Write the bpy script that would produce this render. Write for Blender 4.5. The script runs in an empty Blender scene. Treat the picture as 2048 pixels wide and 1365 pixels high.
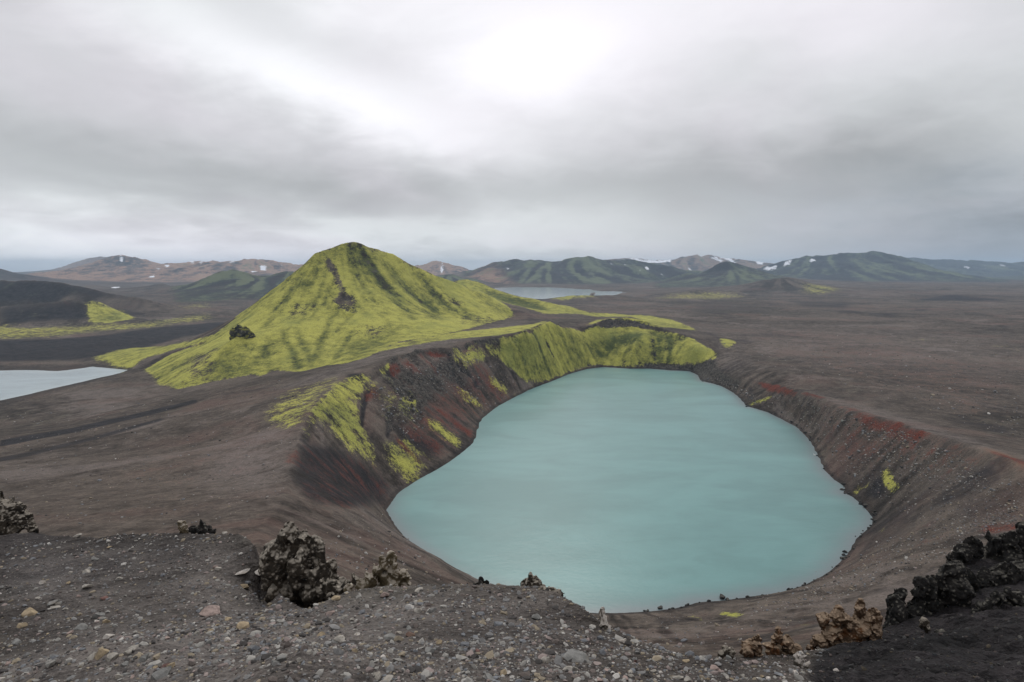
import bpy, bmesh, math, random, time
import numpy as np
from mathutils import Vector
T0 = time.time()
def log(s): print('[%.1fs] %s' % (time.time()-T0, s))
random.seed(7)
RNG = np.random.default_rng(7)
scene = bpy.context.scene
COL = scene.collection

# ------------------------------------------------------------------ camera
F, CX, CY = 1334.0, 1024.0, 682.5          # focal length and centre of the 2048 x 1365 photograph
CAM = np.array([0.0, 0.0, 90.0])           # eye 90 m above the crater lake
PITCH = math.atan(142.5/F)
CP, SP = math.cos(PITCH), math.sin(PITCH)
cam = bpy.data.cameras.new('camera'); cam_ob = bpy.data.objects.new('camera', cam); COL.objects.link(cam_ob)
cam.sensor_width = 36; cam.lens = 36*F/2048; cam.clip_start = 0.1; cam.clip_end = 60000
cam_ob.location = CAM; cam_ob.rotation_euler = (math.pi/2-PITCH, 0, 0)
scene.camera = cam_ob

def ray(px, py):
    a = (px-CX)/F; q = (py-CY)/F
    return np.array([a, CP-q*SP, -SP-q*CP])
def D(px, py, d):                           # world point seen at a pixel, d metres ahead
    r = ray(px, py); return CAM + r*(d/r[1])
def Z(px, py, z):                           # world point seen at a pixel, at height z
    r = ray(px, py); return CAM + r*((z-90.0)/r[2])
def W(x, y, z): return np.array([x, y, z], float)

# ------------------------------------------------------------------ noise
def _hash(ix, iy, iz, seed):
    with np.errstate(over='ignore'):
        h = (ix.astype(np.uint32)*np.uint32(374761393) + iy.astype(np.uint32)*np.uint32(668265263)
             + iz.astype(np.uint32)*np.uint32(2246822519) + np.uint32((seed*3266489917) & 0xffffffff))
        h = (h ^ (h >> np.uint32(13)))*np.uint32(1274126177)
        h = (h ^ (h >> np.uint32(16)))*np.uint32(2654435761)
        h = h ^ (h >> np.uint32(15))
    return h
def vnoise3(x, y, z, seed=0):
    xi, yi, zi = np.floor(x).astype(np.int64), np.floor(y).astype(np.int64), np.floor(z).astype(np.int64)
    fx, fy, fz = x-xi, y-yi, z-zi
    fx = fx*fx*fx*(fx*(fx*6-15)+10); fy = fy*fy*fy*(fy*(fy*6-15)+10); fz = fz*fz*fz*(fz*(fz*6-15)+10)
    out = 0
    for dx in (0, 1):
        wx = fx if dx else 1-fx
        for dy in (0, 1):
            wy = fy if dy else 1-fy
            for dz in (0, 1):
                wz = fz if dz else 1-fz
                out = out + wx*wy*wz*(_hash(xi+dx, yi+dy, zi+dz, seed)/4294967295.0)
    return out
def vnoise2(x, y, seed=0):
    xi, yi = np.floor(x).astype(np.int64), np.floor(y).astype(np.int64)
    fx, fy = x-xi, y-yi
    fx = fx*fx*fx*(fx*(fx*6-15)+10); fy = fy*fy*fy*(fy*(fy*6-15)+10)
    z0 = np.zeros_like(xi)
    h = lambda a, b: _hash(xi+a, yi+b, z0, seed)/4294967295.0
    return (h(0,0)*(1-fx)+h(1,0)*fx)*(1-fy) + (h(0,1)*(1-fx)+h(1,1)*fx)*fy
def fbm2(x, y, oct=4, seed=0, gain=0.5):
    a, s, n = 1.0, 0, 0
    for o in range(oct):
        s = s + a*(vnoise2(x, y, seed+o*17)-0.5); n += a
        x, y = x*2.03+11.7, y*2.03+5.3; a *= gain
    return s/n*2
def fbm3(p, oct=4, seed=0, gain=0.5):
    x, y, z = p[:,0], p[:,1], p[:,2]
    a, s, n = 1.0, 0, 0
    for o in range(oct):
        s = s + a*(vnoise3(x, y, z, seed+o*17)-0.5); n += a
        x, y, z = x*2.03+11.7, y*2.03+5.3, z*2.03+3.1; a *= gain
    return s/n*2
def worley3(p, seed=0):
    pi = np.floor(p).astype(np.int64); best = np.full(len(p), 9.0)
    for dx in (-1,0,1):
        for dy in (-1,0,1):
            for dz in (-1,0,1):
                c = pi+np.array([dx,dy,dz])
                j = np.stack([_hash(c[:,0],c[:,1],c[:,2],seed+k)/4294967295.0 for k in (1,2,3)],1)
                best = np.minimum(best, ((c+j-p)**2).sum(1))
    return np.sqrt(best)
def blur(a, n=1):
    for _ in range(n):
        p = np.pad(a, 1, mode='edge')
        a = (p[1:-1,:-2]+2*p[1:-1,1:-1]+p[1:-1,2:])/4
        p = np.pad(a, 1, mode='edge')
        a = (p[:-2,1:-1]+2*p[1:-1,1:-1]+p[2:,1:-1])/4
    return a
def gblur(a, s):                            # box blur three times, about a gaussian of s cells
    k = max(1, int(round(s*0.95)))
    for _ in range(3):
        for ax in (0, 1):
            pad = [(0,0),(0,0)]; pad[ax] = (k+1, k)
            c = np.cumsum(np.pad(a, pad, mode='edge'), axis=ax)
            n = a.shape[ax]; hi = [slice(None)]*2; lo = [slice(None)]*2
            hi[ax] = slice(2*k+1, 2*k+1+n); lo[ax] = slice(0, n)
            a = (c[tuple(hi)]-c[tuple(lo)])/(2*k+1)
    return a
def smooth(x, a, b):
    t = np.clip((x-a)/(b-a), 0, 1); return t*t*(3-2*t)

# ------------------------------------------------------------------ terrain: surveyed lines (pixel + height or distance)
HARD, SOFT = [], []
def line(pts, hard=True, closed=False):
    pts = [np.asarray(p, float) for p in pts]
    if closed: pts = pts+[pts[0]]
    (HARD if hard else SOFT).append(np.array(pts)); return np.array(pts)

SHORE_PX = [(769,1021),(793,987),(838,958),(868,942),(894,927),(925,904),(944,887),(952,872),(955,850),(965,835),(993,813),(1025,796),(1060,778),
 (1080,770),(1098,764),(1134,749),(1170,738),(1205,734),(1260,737),(1300,737),(1342,741),(1383,742),(1396,750),(1402,762),(1430,768),(1450,774),(1470,786),
 (1481,797),(1494,813),(1515,818),(1538,825),(1560,836),(1596,854),(1612,870),(1626,886),(1640,915),(1652,942),(1670,960),(1693,974),(1687,986),(1705,992),
 (1725,1010),(1747,1033),(1746,1052),(1728,1068),(1717,1076),(1705,1097),(1695,1112),(1684,1124),(1660,1146),(1640,1157),(1613,1171),(1567,1186),(1500,1195),
 (1450,1202),(1396,1206),(1365,1215),(1323,1222),(1270,1226),(1222,1228),(1150,1226),(1050,1206),(985,1185),(929,1166),(891,1144),(866,1124),(844,1105),(826,1090),(807,1076),(785,1048)]
shore = np.array([Z(x, y, 0) for x, y in SHORE_PX])
line(shore, closed=True)
cen = shore.mean(0)
for k, zz in ((0.93, -2.0), (0.75, -6), (0.45, -9)):
    line([cen+(p-cen)*k*np.array([1,1,0])+np.array([0,0,zz]) for p in shore], closed=True)

RIM = [(520,1062,58),(560,1010,48),(578,950,42),(585,910,39),(600,880,38),(612,840,38),(640,795,38),(680,760,38),(720,745,39),(770,724,40),(777,718,40.5),(803,710,40),(830,703,39.5),
 (868,696,39),(897,699,38.5),(909,694,38.5),(941,684,39),(1000,673,40),(1060,660,41.5),(1096,646,43),(1123,653,39),(1164,656,34.2),(1191,649,36.9),(1219,640,40),(1260,637,41.2),(1290,641,39.6),
 (1303,652,35),(1339,664,30.5),(1369,671,28.3),(1396,693,22),(1432,708,16),(1424,718,14),(1432,732,10),(1450,744,9),(1475,757,9.5),(1494,762,10.5),(1538,764,13),(1565,772,15),(1597,781,17),(1655,803,19),(1705,823,21.5),
 (1750,833,24),(1796,843,25.5),(1840,863,27),(1890,872,29.5),(1963,898,33),(2007,916,36),(2048,934,39)]
rim = [Z(*p) for p in RIM]
rim_all = [W(-1,3,88.2), W(-9,22,79)] + rim + [W(142,120,52), W(118,70,66), W(76,30,78), W(30,8,87), W(4,-1,88.5)]
line(rim_all)
def ledge(i0, i1, w, dz):
    out = []
    for p in rim[i0:i1]:
        v = cen[:2]-p[:2]; v = v/np.hypot(*v); out.append(W(p[0]+v[0]*w, p[1]+v[1]*w, p[2]-dz))
    line(out)
ledge(10, 31, 3.2, 4.2)
ledge(39, 48, 2.0, 2.2)
# foreground: gravel hump in front of the camera, its crest, and the slope dropping away beyond
line([W(1.9*math.sin(a), 1.9*math.cos(a), 88.42-0.10*math.sin(a)) for a in np.radians(np.arange(-56, 57, 4))])
CREST_L = [(-400,1085,13.5),(-100,1075,13),(0,1066,12.6),(80,1066,12.2),(150,1067,11.8),(300,1064,11.2),(400,1064,10.6),(480,1064,10.0),(520,1085,9.5),(535,1130,8.9),(560,1190,8.0),(590,1224,7.0)]
CREST_C = [(604,1220,6.5),(625,1214,6.2),(650,1198,6.2),(700,1182,6.3),(760,1172,6.4),(830,1170,6.4),(900,1172,6.4),(980,1176,6.3),(1050,1180,6.2),(1110,1190,6.0),(1150,1212,5.8),(1185,1245,5.4),(1215,1275,5.0),(1260,1308,4.7),(1330,1320,4.5),(1420,1324,4.4),(1520,1326,4.3),(1600,1330,4.2),(1625,1362,3.6),(1640,1420,2.9),(1660,1500,2.3)]
crest = [D(*p) for p in CREST_L]+[D(*p) for p in CREST_C[1:]]
line(crest)
def off(p, k, dz): return W(p[0]*k, p[1]*k, p[2]-dz)
line([off(p, 1.5, 3.3 if p[0] < -3 else 2.4) for p in crest[:8]])
line([off(p, 1.35, 1.9) for p in crest[12:22]], hard=False)
line([D(250,1180,8), D(420,1180,7.6)], hard=False)
line([D(150,1280,4.2), D(400,1290,4.0), D(700,1290,4.1), D(1000,1290,4.2), D(1200,1330,4.1)], hard=False)
line([D(440,1128,9.2), D(480,1098,9.1), D(520,1084,8.9), D(556,1078,8.7), D(580,1090,8.5)])
line([D(470,1165,8.0), D(520,1160,7.9), D(560,1185,7.6)], hard=False)
# dark slope at the lower right and the ridge behind it
line([D(1690,1500,5.0), D(1760,1400,6.0), D(1900,1380,6.4), D(2048,1375,6.6), D(2500,1380,6.6)])
line([D(1660,1335,8.5), D(1750,1320,8.6), D(1900,1290,9.2), D(2048,1260,9.8), D(2500,1230,10)], hard=False)
line([D(1470,1318,9.2), D(1530,1312,9.4), D(1640,1300,11.0), D(1770,1275,12.0), D(1850,1200,13.5), D(1920,1130,14.5), D(2048,1078,15.5), D(2300,1050,17), D(2700,1030,18)])
line([D(1300,1405,9.5), D(1400,1370,10), D(1500,1380,13), D(1650,1360,15), D(1800,1320,16.5), D(1950,1190,19), D(2100,1120,21), D(2500,1100,23)])
line([D(1100,1390,19), D(1250,1345,40), D(1450,1330,42), D(1700,1290,50), D(1900,1200,58), D(2100,1120,66)], hard=False)
line([D(1200,1290,112), D(1350,1280,112), D(1500,1262,116), D(1650,1225,124), D(1800,1165,134), D(1950,1095,140)], hard=False)
line([D(1080,1318,60), D(1200,1316,60), D(1320,1308,61), D(1450,1295,63)])
line([D(1080,1318,85), D(1200,1314,85), D(1320,1304,86), D(1450,1288,88)])
line([D(1100,1272,145), D(1200,1266,145), D(1320,1258,146), D(1420,1242,150)])
line([D(640,1260,20), D(560,1200,30), D(520,1150,45)], hard=False)
# left outer slope
for L in ([(520,1080,60),(300,1100,55),(0,1130,50),(-500,1180,45)], [(440,1040,110),(200,1045,112),(0,1050,115),(-600,1060,120)],
          [(500,960,165),(300,965,168),(0,985,170),(-600,1000,170)], [(520,870,235),(300,895,240),(0,905,262),(-600,930,262)],
          [(600,780,310),(480,800,320),(330,828,330),(150,850,345),(0,860,362),(-500,890,350)], [(700,727,385),(580,752,395),(450,772,410),(330,790,418),(200,812,420)]):
    line([D(*p) for p in L], hard=False)
# left lake
LL_PX = [(265,740),(240,748),(200,756),(150,768),(100,779),(50,791),(0,802)]
LT_PX = [(0,742),(40,741),(75,741),(110,744),(135,741),(165,737),(185,731),(200,734),(235,737)]
leftlake = [Z(x,y,0) for x,y in LL_PX]+[W(-405,400,0),W(-520,400,0),W(-760,470,0),W(-700,600,0)]+[Z(x,y,0) for x,y in LT_PX]
leftlake = line(leftlake, closed=True)
line([W(-395,490,-3), W(-520,520,-4), W(-600,470,-4)], hard=False)
line([W(-380,560,-2), W(-480,570,-3)], hard=False)
# base of the green hill and the gravel flat around it
line([Z(*p) for p in [(293,742,5),(315,770,6),(350,779,8),(400,769,11),(450,758,14),(520,753,17),(550,742,19),(600,743,21),(650,731,24),(700,728,28),(760,700,33),(860,678,37),(960,655,38),(1025,634,38)]])
line([Z(*p) for p in [(720,735,37),(860,690,37.5),(1000,664,38.5),(1060,648,40)]], hard=False)
line([Z(*p) for p in [(1040,648,38.5),(1100,632,37),(1180,645,36)]], hard=False)
# green hill ridges
line([D(*p) for p in [(296,738,575),(345,712,580),(410,690,592),(470,642,612),(530,590,632),(565,562,640),(600,534,652),(622,513,658),(635,501,664)]])
line([D(*p) for p in [(635,501,664),(650,497,668),(665,491,672),(690,482,678),(705,479.5,680),(722,483,684),(735,491,690),(757,496,698),(766,501,700),(788,505,706),(805,516,710),(830,533,718),(870,550,730),(900,561,740),(930,573,752),(975,588,768),(1030,620,795)]])
line([D(*p) for p in [(645,512,660),(662,530,652),(682,560,634),(700,592,612),(722,622,585),(745,655,548),(762,690,512)]])
line([D(*p) for p in [(648,532,652),(668,575,628),(672,600,606),(655,650,560),(640,700,510)]], hard=False)
line([D(*p) for p in [(560,560,638),(560,610,590),(540,660,540),(530,720,490)]], hard=False)
line([D(*p) for p in [(480,668,524),(450,690,512),(400,730,490),(352,774,458)]])
line([D(*p) for p in [(500,672,530),(540,660,560),(575,630,590)]], hard=False)
line([D(*p) for p in [(800,530,712),(850,590,690),(890,650,650)]], hard=False)
line([D(1288,664,640), D(1270,688,620), D(1262,712,611.5), D(1260,732,607.5)])
line([D(1222,664,652), D(1212,690,640), D(1205,716,626)])
line([W(-560,640,4), W(-480,800,4), W(-300,960,5), W(-100,1050,8)])
# second green ridge behind the hill
line([D(*p) for p in [(880,572,960),(920,558,1000),(940,557,1000),(965,565,985),(1000,581,962),(1030,590,945),(1060,596,930),(1095,606,905),(1130,618,880),(1180,630,850)]])
line([Z(*p) for p in [(980,600,40),(1060,618,38),(1120,632,36),(1190,638,34),(1300,640,31),(1400,664,27)]], hard=False)
line([W(-120,1130,12), W(0,1250,22), W(80,1150,22), W(150,980,24)])
# right plain
for L in ([(1450,705,20),(1520,738,19.5),(1700,775,19),(1900,815,18),(2048,850,17),(2400,960,17)], [(1420,650,23),(1700,690,21),(2048,730,20),(2500,790,20)],
          [(1250,618,24),(1500,622,23),(2048,626,22),(2600,632,22)], [(1100,598,24),(1300,594,23),(1600,598,22),(2048,596,21),(2600,598,21)]):
    line([Z(*p) for p in L], hard=False)
# left plain
for L in ([(430,690,4),(300,692,3),(150,700,3),(0,706,3),(-500,712,3)], [(470,640,5),(300,655,4),(150,668,4),(0,676,4),(-500,690,4)], [(500,612,8),(330,622,7)]):
    line([Z(*p) for p in L], hard=False)
# features: (name, crest [(px,py,d)], front base distance, back base distance, base height)
FEAT = [
 ('mound', [(-300,556,1330),(0,561,1330),(60,561,1330),(110,563,1320),(160,573,1300),(200,583,1280),(250,592,1260),(300,599,1240)], 1175, 1480, 7),
 ('cone', [(168,612,1075),(180,602,1075),(188,598,1075),(200,603,1078),(235,622,1080),(268,634,1085)], 985, 1140, 6),
 ('mound', [(-200,618,1060),(0,612,1060),(60,608,1062),(120,601,1065),(150,598,1068),(168,604,1070)], 985, 1140, 6),
 ('hill', [(345,598,2100),(372,580,2120),(400,562,2150),(420,552,2170),(440,541,2200),(465,535,2220),(488,541,2220),(505,552,2230),(530,556,2240),(550,549,2250),(572,541,2260),(600,545,2270),(660,560,2300)], 1700, 2700, 12),
 ('mound', [(120,583,2350),(165,572,2400),(195,570,2400),(230,578,2400),(290,574,2400),(325,565,2420),(350,577,2450)], 2050, 2750, 14),
 ('mound', [(-500,512,3300),(-120,520,3300),(0,537,3300),(30,548,3300),(60,552,3250),(90,565,3200)], 2780, 3700, 16),
 ('mountain', [(60,562,5000),(100,553,5000),(150,545,5050),(175,535,5080),(200,521,5100),(225,512,5100),(250,511,5100),(275,513,5100),(295,522,5080),(325,532,5050),(345,530,5150),(370,521,5200),(392,520,5200),(412,523,5200),(430,519,5250),(452,524,5250),(470,526,5250),(495,519,5250),(515,517,5250),(540,523,5250),(570,526,5250),(605,530,5250),(680,540,5300)], 3900, 5900, 18),
 ('mountain', [(110,545,7200),(150,528,7300),(175,515,7400),(195,511,7400),(215,514,7400),(250,530,7400)], 6300, 8300, 20),
 ('mountain', [(800,545,5600),(840,530,5600),(862,522,5600),(878,519,5600),(895,525,5600),(920,532,5600),(950,545,5600)], 4900, 6200, 20),
 ('hill', [(850,556,3000),(880,549,3000),(905,547,3000),(935,551,3000),(960,560,3000)], 2780, 3300, 18),
 ('mountain', [(925,556,3700),(945,546,3750),(960,534,3800),(978,525,3850),(1000,523,3900),(1030,521,3900),(1060,520,3900),(1090,519,3900),(1110,522,3900),(1145,516,3850),(1170,512.5,3850),(1188,513,3850),(1200,520,3900),(1220,517,3950),(1250,517,4000),(1290,523,4000),(1325,530,4000),(1370,540,4000),(1420,548,4000)], 3150, 4600, 20),
 ('mountain', [(1180,524,6300),(1230,516,6300),(1290,519,6400),(1335,523,6400),(1362,515,6400),(1380,510,6400),(1405,511,6400),(1430,513,6500),(1475,519,6500),(1520,526,6500),(1600,530,6500)], 5600, 7300, 22),
 ('hill', [(1310,566,3200),(1345,555,3250),(1380,543,3300),(1410,532,3300),(1440,524,3300),(1455,522,3300),(1475,527,3300),(1500,536,3300),(1530,547,3300),(1570,558,3250)], 2620, 3700, 20),
 ('mountain', [(1480,552,4700),(1510,545,4700),(1540,532,4700),(1570,522,4750),(1600,515,4800),(1630,513,4800),(1660,512,4800),(1690,507,4800),(1720,504,4800),(1750,503.5,4800),(1775,506,4800),(1795,513,4800),(1815,521,4800),(1850,530,4800),(1890,542,4750),(1950,556,4700),(2020,564,4600)], 3750, 5500, 22),
 ('plateau', [(1740,524,7200),(1810,516,7300),(1850,518,7300),(1900,521,7300),(1960,523,7300),(2048,525,7300),(2200,526,7300),(2700,522,7300)], 6000, 9000, 24),
 ('hill', [(1940,566,5200),(1990,556,5300),(2048,552,5300),(2150,548,5300),(2300,556,5300),(2600,552,5300)], 4300, 5850, 22),
 ('mound', [(1450,582,2000),(1480,574,2050),(1510,566,2100),(1530,560,2100),(1555,556,2100),(1580,555,2100),(1600,560,2100),(1640,570,2080),(1690,577,2050)], 1800, 2500, 22),
 ('mound', [(1820,603,1650),(1870,597,1680),(1910,592,1700),(1960,592,1700),(2000,598,1680),(2060,604,1650)], 1580, 1900, 20),
 ('mound', [(1060,606,1480),(1100,596,1500),(1140,584,1520),(1180,580,1540),(1210,584,1550),(1235,590,1550)], 1420, 1640, 24),
 ('mound', [(1290,594,1720),(1330,586,1750),(1400,581,1800),(1470,582,1800),(1510,590,1750)], 1640, 1950, 22.5),
]
FTOP = []
for nm, cr, df, db, zb in FEAT:
    c = [D(*p) for p in cr]; line(c)
    for dd in (df, db):
        L = []
        for k, p in enumerate(cr):
            q = D(p[0], 560, dd + (p[2]-cr[len(cr)//2][2])); q[2] = zb; L.append(q)
        L = [D(cr[0][0]-25, 560, cr[0][2])]*0 + L
        line(L)
    FTOP.append(c)
line([W(14000*math.sin(a), 14000*math.cos(a), 24) for a in np.radians(np.arange(-54, 55, 3))])
line([W(9500*math.sin(a), 9500*math.cos(a), 24) for a in np.radians(np.arange(-54, 55, 3))], hard=False)
# far lake, flat water at 21 m
FL_PX = [(960,582),(1000,576),(1060,575),(1120,576),(1170,580),(1200,583),(1246,583.5),(1240,589),(1215,590.5),(1160,591),(1125,592),(1095,598),(1060,598),(1000,590)]
farlake = line([Z(x,y,20.5) for x,y in FL_PX], closed=True)
line([Z(1000,584,18), Z(1060,588,18), Z(1100,584,18), Z(1180,586,18)], hard=False)

AZ0, AZ1 = math.radians(-52), math.radians(52)
R0, R1 = 1.6, 14000.0
ds = 0.004
SNC = int((AZ1-AZ0)/ds)+1; SNR = int(math.log(R1/R0)/ds)+1
def to_cell(P):
    az = np.arctan2(P[:,0], P[:,1]); r = np.hypot(P[:,0], P[:,1])
    return (az-AZ0)/ds, np.log(np.maximum(r, 0.1)/R0)/ds
def raster(lines):
    s = np.zeros((SNR, SNC)); n = np.zeros((SNR, SNC))
    for L in lines:
        c, r = to_cell(L)
        for k in range(len(L)-1):
            m = int(max(abs(c[k+1]-c[k]), abs(r[k+1]-r[k]), 1)*1.6)+2
            t = np.linspace(0, 1, m)[:,None]
            P = L[k]*(1-t)+L[k+1]*t
            cc, rr = to_cell(P); ci = np.round(cc).astype(int); ri = np.round(rr).astype(int)
            ok = (ci >= 0)&(ci < SNC)&(ri >= 0)&(ri < SNR)
            np.add.at(s, (ri[ok], ci[ok]), P[ok,2]); np.add.at(n, (ri[ok], ci[ok]), 1)
    return s, n
hs, hn = raster(HARD); ss_, sn = raster(SOFT)
allS = np.where(hn > 0, hs, ss_); allN = np.where(hn > 0, hn, sn)
def down(a):
    h, w = a.shape; p = np.pad(a, ((0, h & 1), (0, w & 1)))
    return p[0::2,0::2]+p[1::2,0::2]+p[0::2,1::2]+p[1::2,1::2]
pyr = [(np.where(allN > 0, allS/np.maximum(allN, 1), 0), (allN > 0)*1.0)]
for _ in range(6):
    v, n = pyr[-1]; s2, n2 = down(v*n), down(n); pyr.append((np.where(n2 > 0, s2/np.maximum(n2, 1e-9), 0), (n2 > 0)*1.0))
z = None
for lev in range(6, -1, -1):
    v, n = pyr[lev]; m = n > 0
    if z is None: z = np.full(v.shape, 30.0)
    else: z = np.repeat(np.repeat(z, 2, 0), 2, 1)[:v.shape[0], :v.shape[1]]
    z = np.where(m, v, z)
    for it in range(300 if lev > 2 else (120 if lev else 60)):
        p = np.pad(z, 1, mode='edge')
        z = np.where(m, v, 0.25*(p[:-2,1:-1]+p[2:,1:-1]+p[1:-1,:-2]+p[1:-1,2:]))
hm = hn > 0; hv = np.where(hm, hs/np.maximum(hn, 1), 0)
for it in range(40):
    p = np.pad(z, 1, mode='edge')
    z = np.where(hm, hv, 0.25*(p[:-2,1:-1]+p[2:,1:-1]+p[1:-1,:-2]+p[1:-1,2:]))
z = blur(z, 1)
ZS = z
log('surface solved %s' % (ZS.shape,))
def bil(A, fr, fc):
    fr = np.clip(fr, 0, A.shape[0]-1.001); fc = np.clip(fc, 0, A.shape[1]-1.001)
    i = fr.astype(np.int32); j = fc.astype(np.int32); a = fr-i; b = fc-j
    return (A[i,j]*(1-b)+A[i,j+1]*b)*(1-a)+(A[i+1,j]*(1-b)+A[i+1,j+1]*b)*a

# ------------------------------------------------------------------ the mesh grid (fine near, coarse far)
dth = 0.0016
AZ = np.arange(AZ0+0.002, AZ1-0.002, dth); NC = len(AZ)
def seg(a, b, st, geo): return np.exp(np.arange(math.log(a), math.log(b), st)) if geo else np.arange(a, b, st)
RR = np.concatenate([seg(1.65, 16, .0052, 1), seg(16, 150, .012, 1), seg(150, 700, 1.05, 0), seg(700, 1250, 2.6, 0), seg(1250, 13800, .0058, 1)])
NR = len(RR); LR = np.log(RR)
log('grid %d x %d' % (NR, NC))
X = RR[:,None]*np.sin(AZ)[None,:]; Y = RR[:,None]*np.cos(AZ)[None,:]
fr = np.repeat(((LR-math.log(R0))/ds)[:,None], NC, 1); fc = np.repeat(((AZ-AZ0)/ds)[None,:], NR, 0)
H0 = bil(ZS, fr, fc)
Rg = np.repeat(RR[:,None], NC, 1)

# ---- tracing regions: pixel outlines dropped on to the surface, filled in ground coordinates
TAN = (H0-90.0)/Rg                                   # slope of the sight line, for dropping outline points on the ground
def drop(pts, r0, r1):
    """pixel points -> (row, col) on the ground between r0 and r1"""
    out = []
    for px, py in pts:
        r = ray(px, py); az = math.atan2(r[0], r[1]); k_ = 1/math.cos(az)
        i0, i1 = np.searchsorted(RR, r0*k_), min(np.searchsorted(RR, r1*k_), NR-1); t = r[2]/math.hypot(r[0], r[1])
        j = int(np.clip(round((az-AZ[0])/dth), 0, NC-1))
        col = TAN[i0:i1, j]; k = np.nonzero(col >= t)[0]
        i = i0+(k[0] if len(k) else int(np.argmax(col)))
        out.append((i, (az-AZ[0])/dth))
    return np.array(out, float)
def poly(layer, pts, r0, r1, val=1.0, soft=2.0, mode='max'):
    pts = [np.array(p, float) for p in pts]; dense = []
    for k in range(len(pts)):
        a, b = pts[k], pts[(k+1) % len(pts)]; n = max(2, int(np.hypot(*(b-a))/3))
        dense += [a+(b-a)*t for t in np.linspace(0, 1, n, endpoint=False)]
    P = drop(dense, r0, r1)
    lo = np.floor(P.min(0)).astype(int)-int(3*soft+3); hi = np.ceil(P.max(0)).astype(int)+int(3*soft+3)
    lo = np.maximum(lo, 0); hi = np.minimum(hi, [NR, NC])
    if (hi-lo).min() < 2: return
    gi = np.arange(lo[0], hi[0]); gj = np.arange(lo[1], hi[1])
    M = np.zeros((len(gi), len(gj)), bool)
    q = np.roll(P, -1, 0)
    for a in range(len(gi)):                          # even-odd fill row by row
        y = gi[a]+1e-4; c = ((P[:,0] <= y) & (q[:,0] > y)) | ((q[:,0] <= y) & (P[:,0] > y))
        if not c.any(): continue
        xs = np.sort(P[c,1]+(y-P[c,0])/(q[c,0]-P[c,0])*(q[c,1]-P[c,1]))
        for k in range(0, len(xs)-1, 2): M[a] |= (gj >= xs[k]) & (gj <= xs[k+1])
    m = gblur(M.astype(float), soft) if soft > 0 else M.astype(float)
    S = layer[lo[0]:hi[0], lo[1]:hi[1]]
    if mode == 'max': np.maximum(S, m*val, out=S)
    elif mode == 'sub': S *= (1-m*val)
    elif mode == 'set': S[M] = val

L = {k: np.zeros((NR, NC)) for k in ('moss','red','dark','snow','pale','rock','orange','tone','green','crev')}
def px(s): return [tuple(float(v) for v in q.split(',')) for q in s.split()]
def M(layer, s, r0, r1, val=1.0, soft=2.0, mode='max'): poly(L[layer], px(s), r0, r1, val, soft, mode)
# moss: green hill
M('moss', '290,740 345,708 410,686 470,636 530,584 600,528 635,495 705,472 770,495 830,526 930,566 1000,596 1032,630 1000,642 960,652 870,674 800,684 760,702 735,716 690,728 650,732 600,744 550,741 520,753 500,750 450,758 400,768 352,779 330,770 318,772 312,758', 420, 800, 1.0, 1.6)
M('moss', '646,516 656,512 668,528 680,552 692,580 700,600 690,604 676,590 668,560 654,536', 520, 690, .82, 2.6, 'sub')
M('dark', '648,520 660,520 678,556 690,585 682,592 668,560', 520, 690, .5, 3)
M('moss', '655,596 690,594 708,606 712,626 690,628 668,612', 520, 690, .7, 2, 'sub')
M('moss', '700,612 716,600 706,588 690,590', 520, 690, .5, 1.5, 'sub')
M('moss', '330,755 420,735 470,742 400,766 350,774', 430, 600, .35, 6, 'sub')
M('moss', '365,722 420,700 452,690 400,745 380,755', 430, 600, .55, 5, 'sub')
M('moss', '880,590 935,605 925,613 885,600', 560, 790, .6, 3, 'sub')
M('moss', '590,610 625,606 640,618 600,640 570,640', 480, 680, .3, 5, 'sub'); M('moss', '900,640 960,630 1010,640 940,655', 560, 800, .35, 4, 'sub'); M('moss', '730,655 770,650 775,668 745,676', 470, 640, .45, 4, 'sub')
M('moss', '700,640 740,650 770,670 740,690 700,668', 470, 650, .35, 6, 'sub')
M('moss', '540,640 600,600 620,615 560,650', 500, 660, .35, 5, 'sub')
for s, v, so in (('680,690 760,662 800,640 770,690 715,715', .5, 7), ('835,590 870,600 885,640 860,640 845,615', .7, 5), ('700,498 722,508 715,516 700,510', .5, 4), ('640,560 690,610 660,650 600,640 620,590', .35, 10),
                 ('740,545 800,580 850,640 800,610 760,570', .35, 6), ('590,560 625,565 615,580 590,575', .8, 4), ('400,740 470,720 520,745 440,758', .35, 8), ('300,740 420,690 400,720 340,760', .2, 8)):
    M('tone', s, 420, 800, v, so)
M('rock', '586,562 628,562 632,572 600,576', 520, 690, .6, 2); M('rock', '655,600 672,602 690,616 716,612 712,632 690,632 668,616', 520, 690, 1, 1.5); M('rock', '682,594 708,590 712,598 690,600', 520, 690, .7, 1.5)
M('rock', '740,548 770,556 762,560', 600, 720, .4, 2); M('rock', '836,568 866,572 862,582 842,578', 600, 790, .7, 2)
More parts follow.
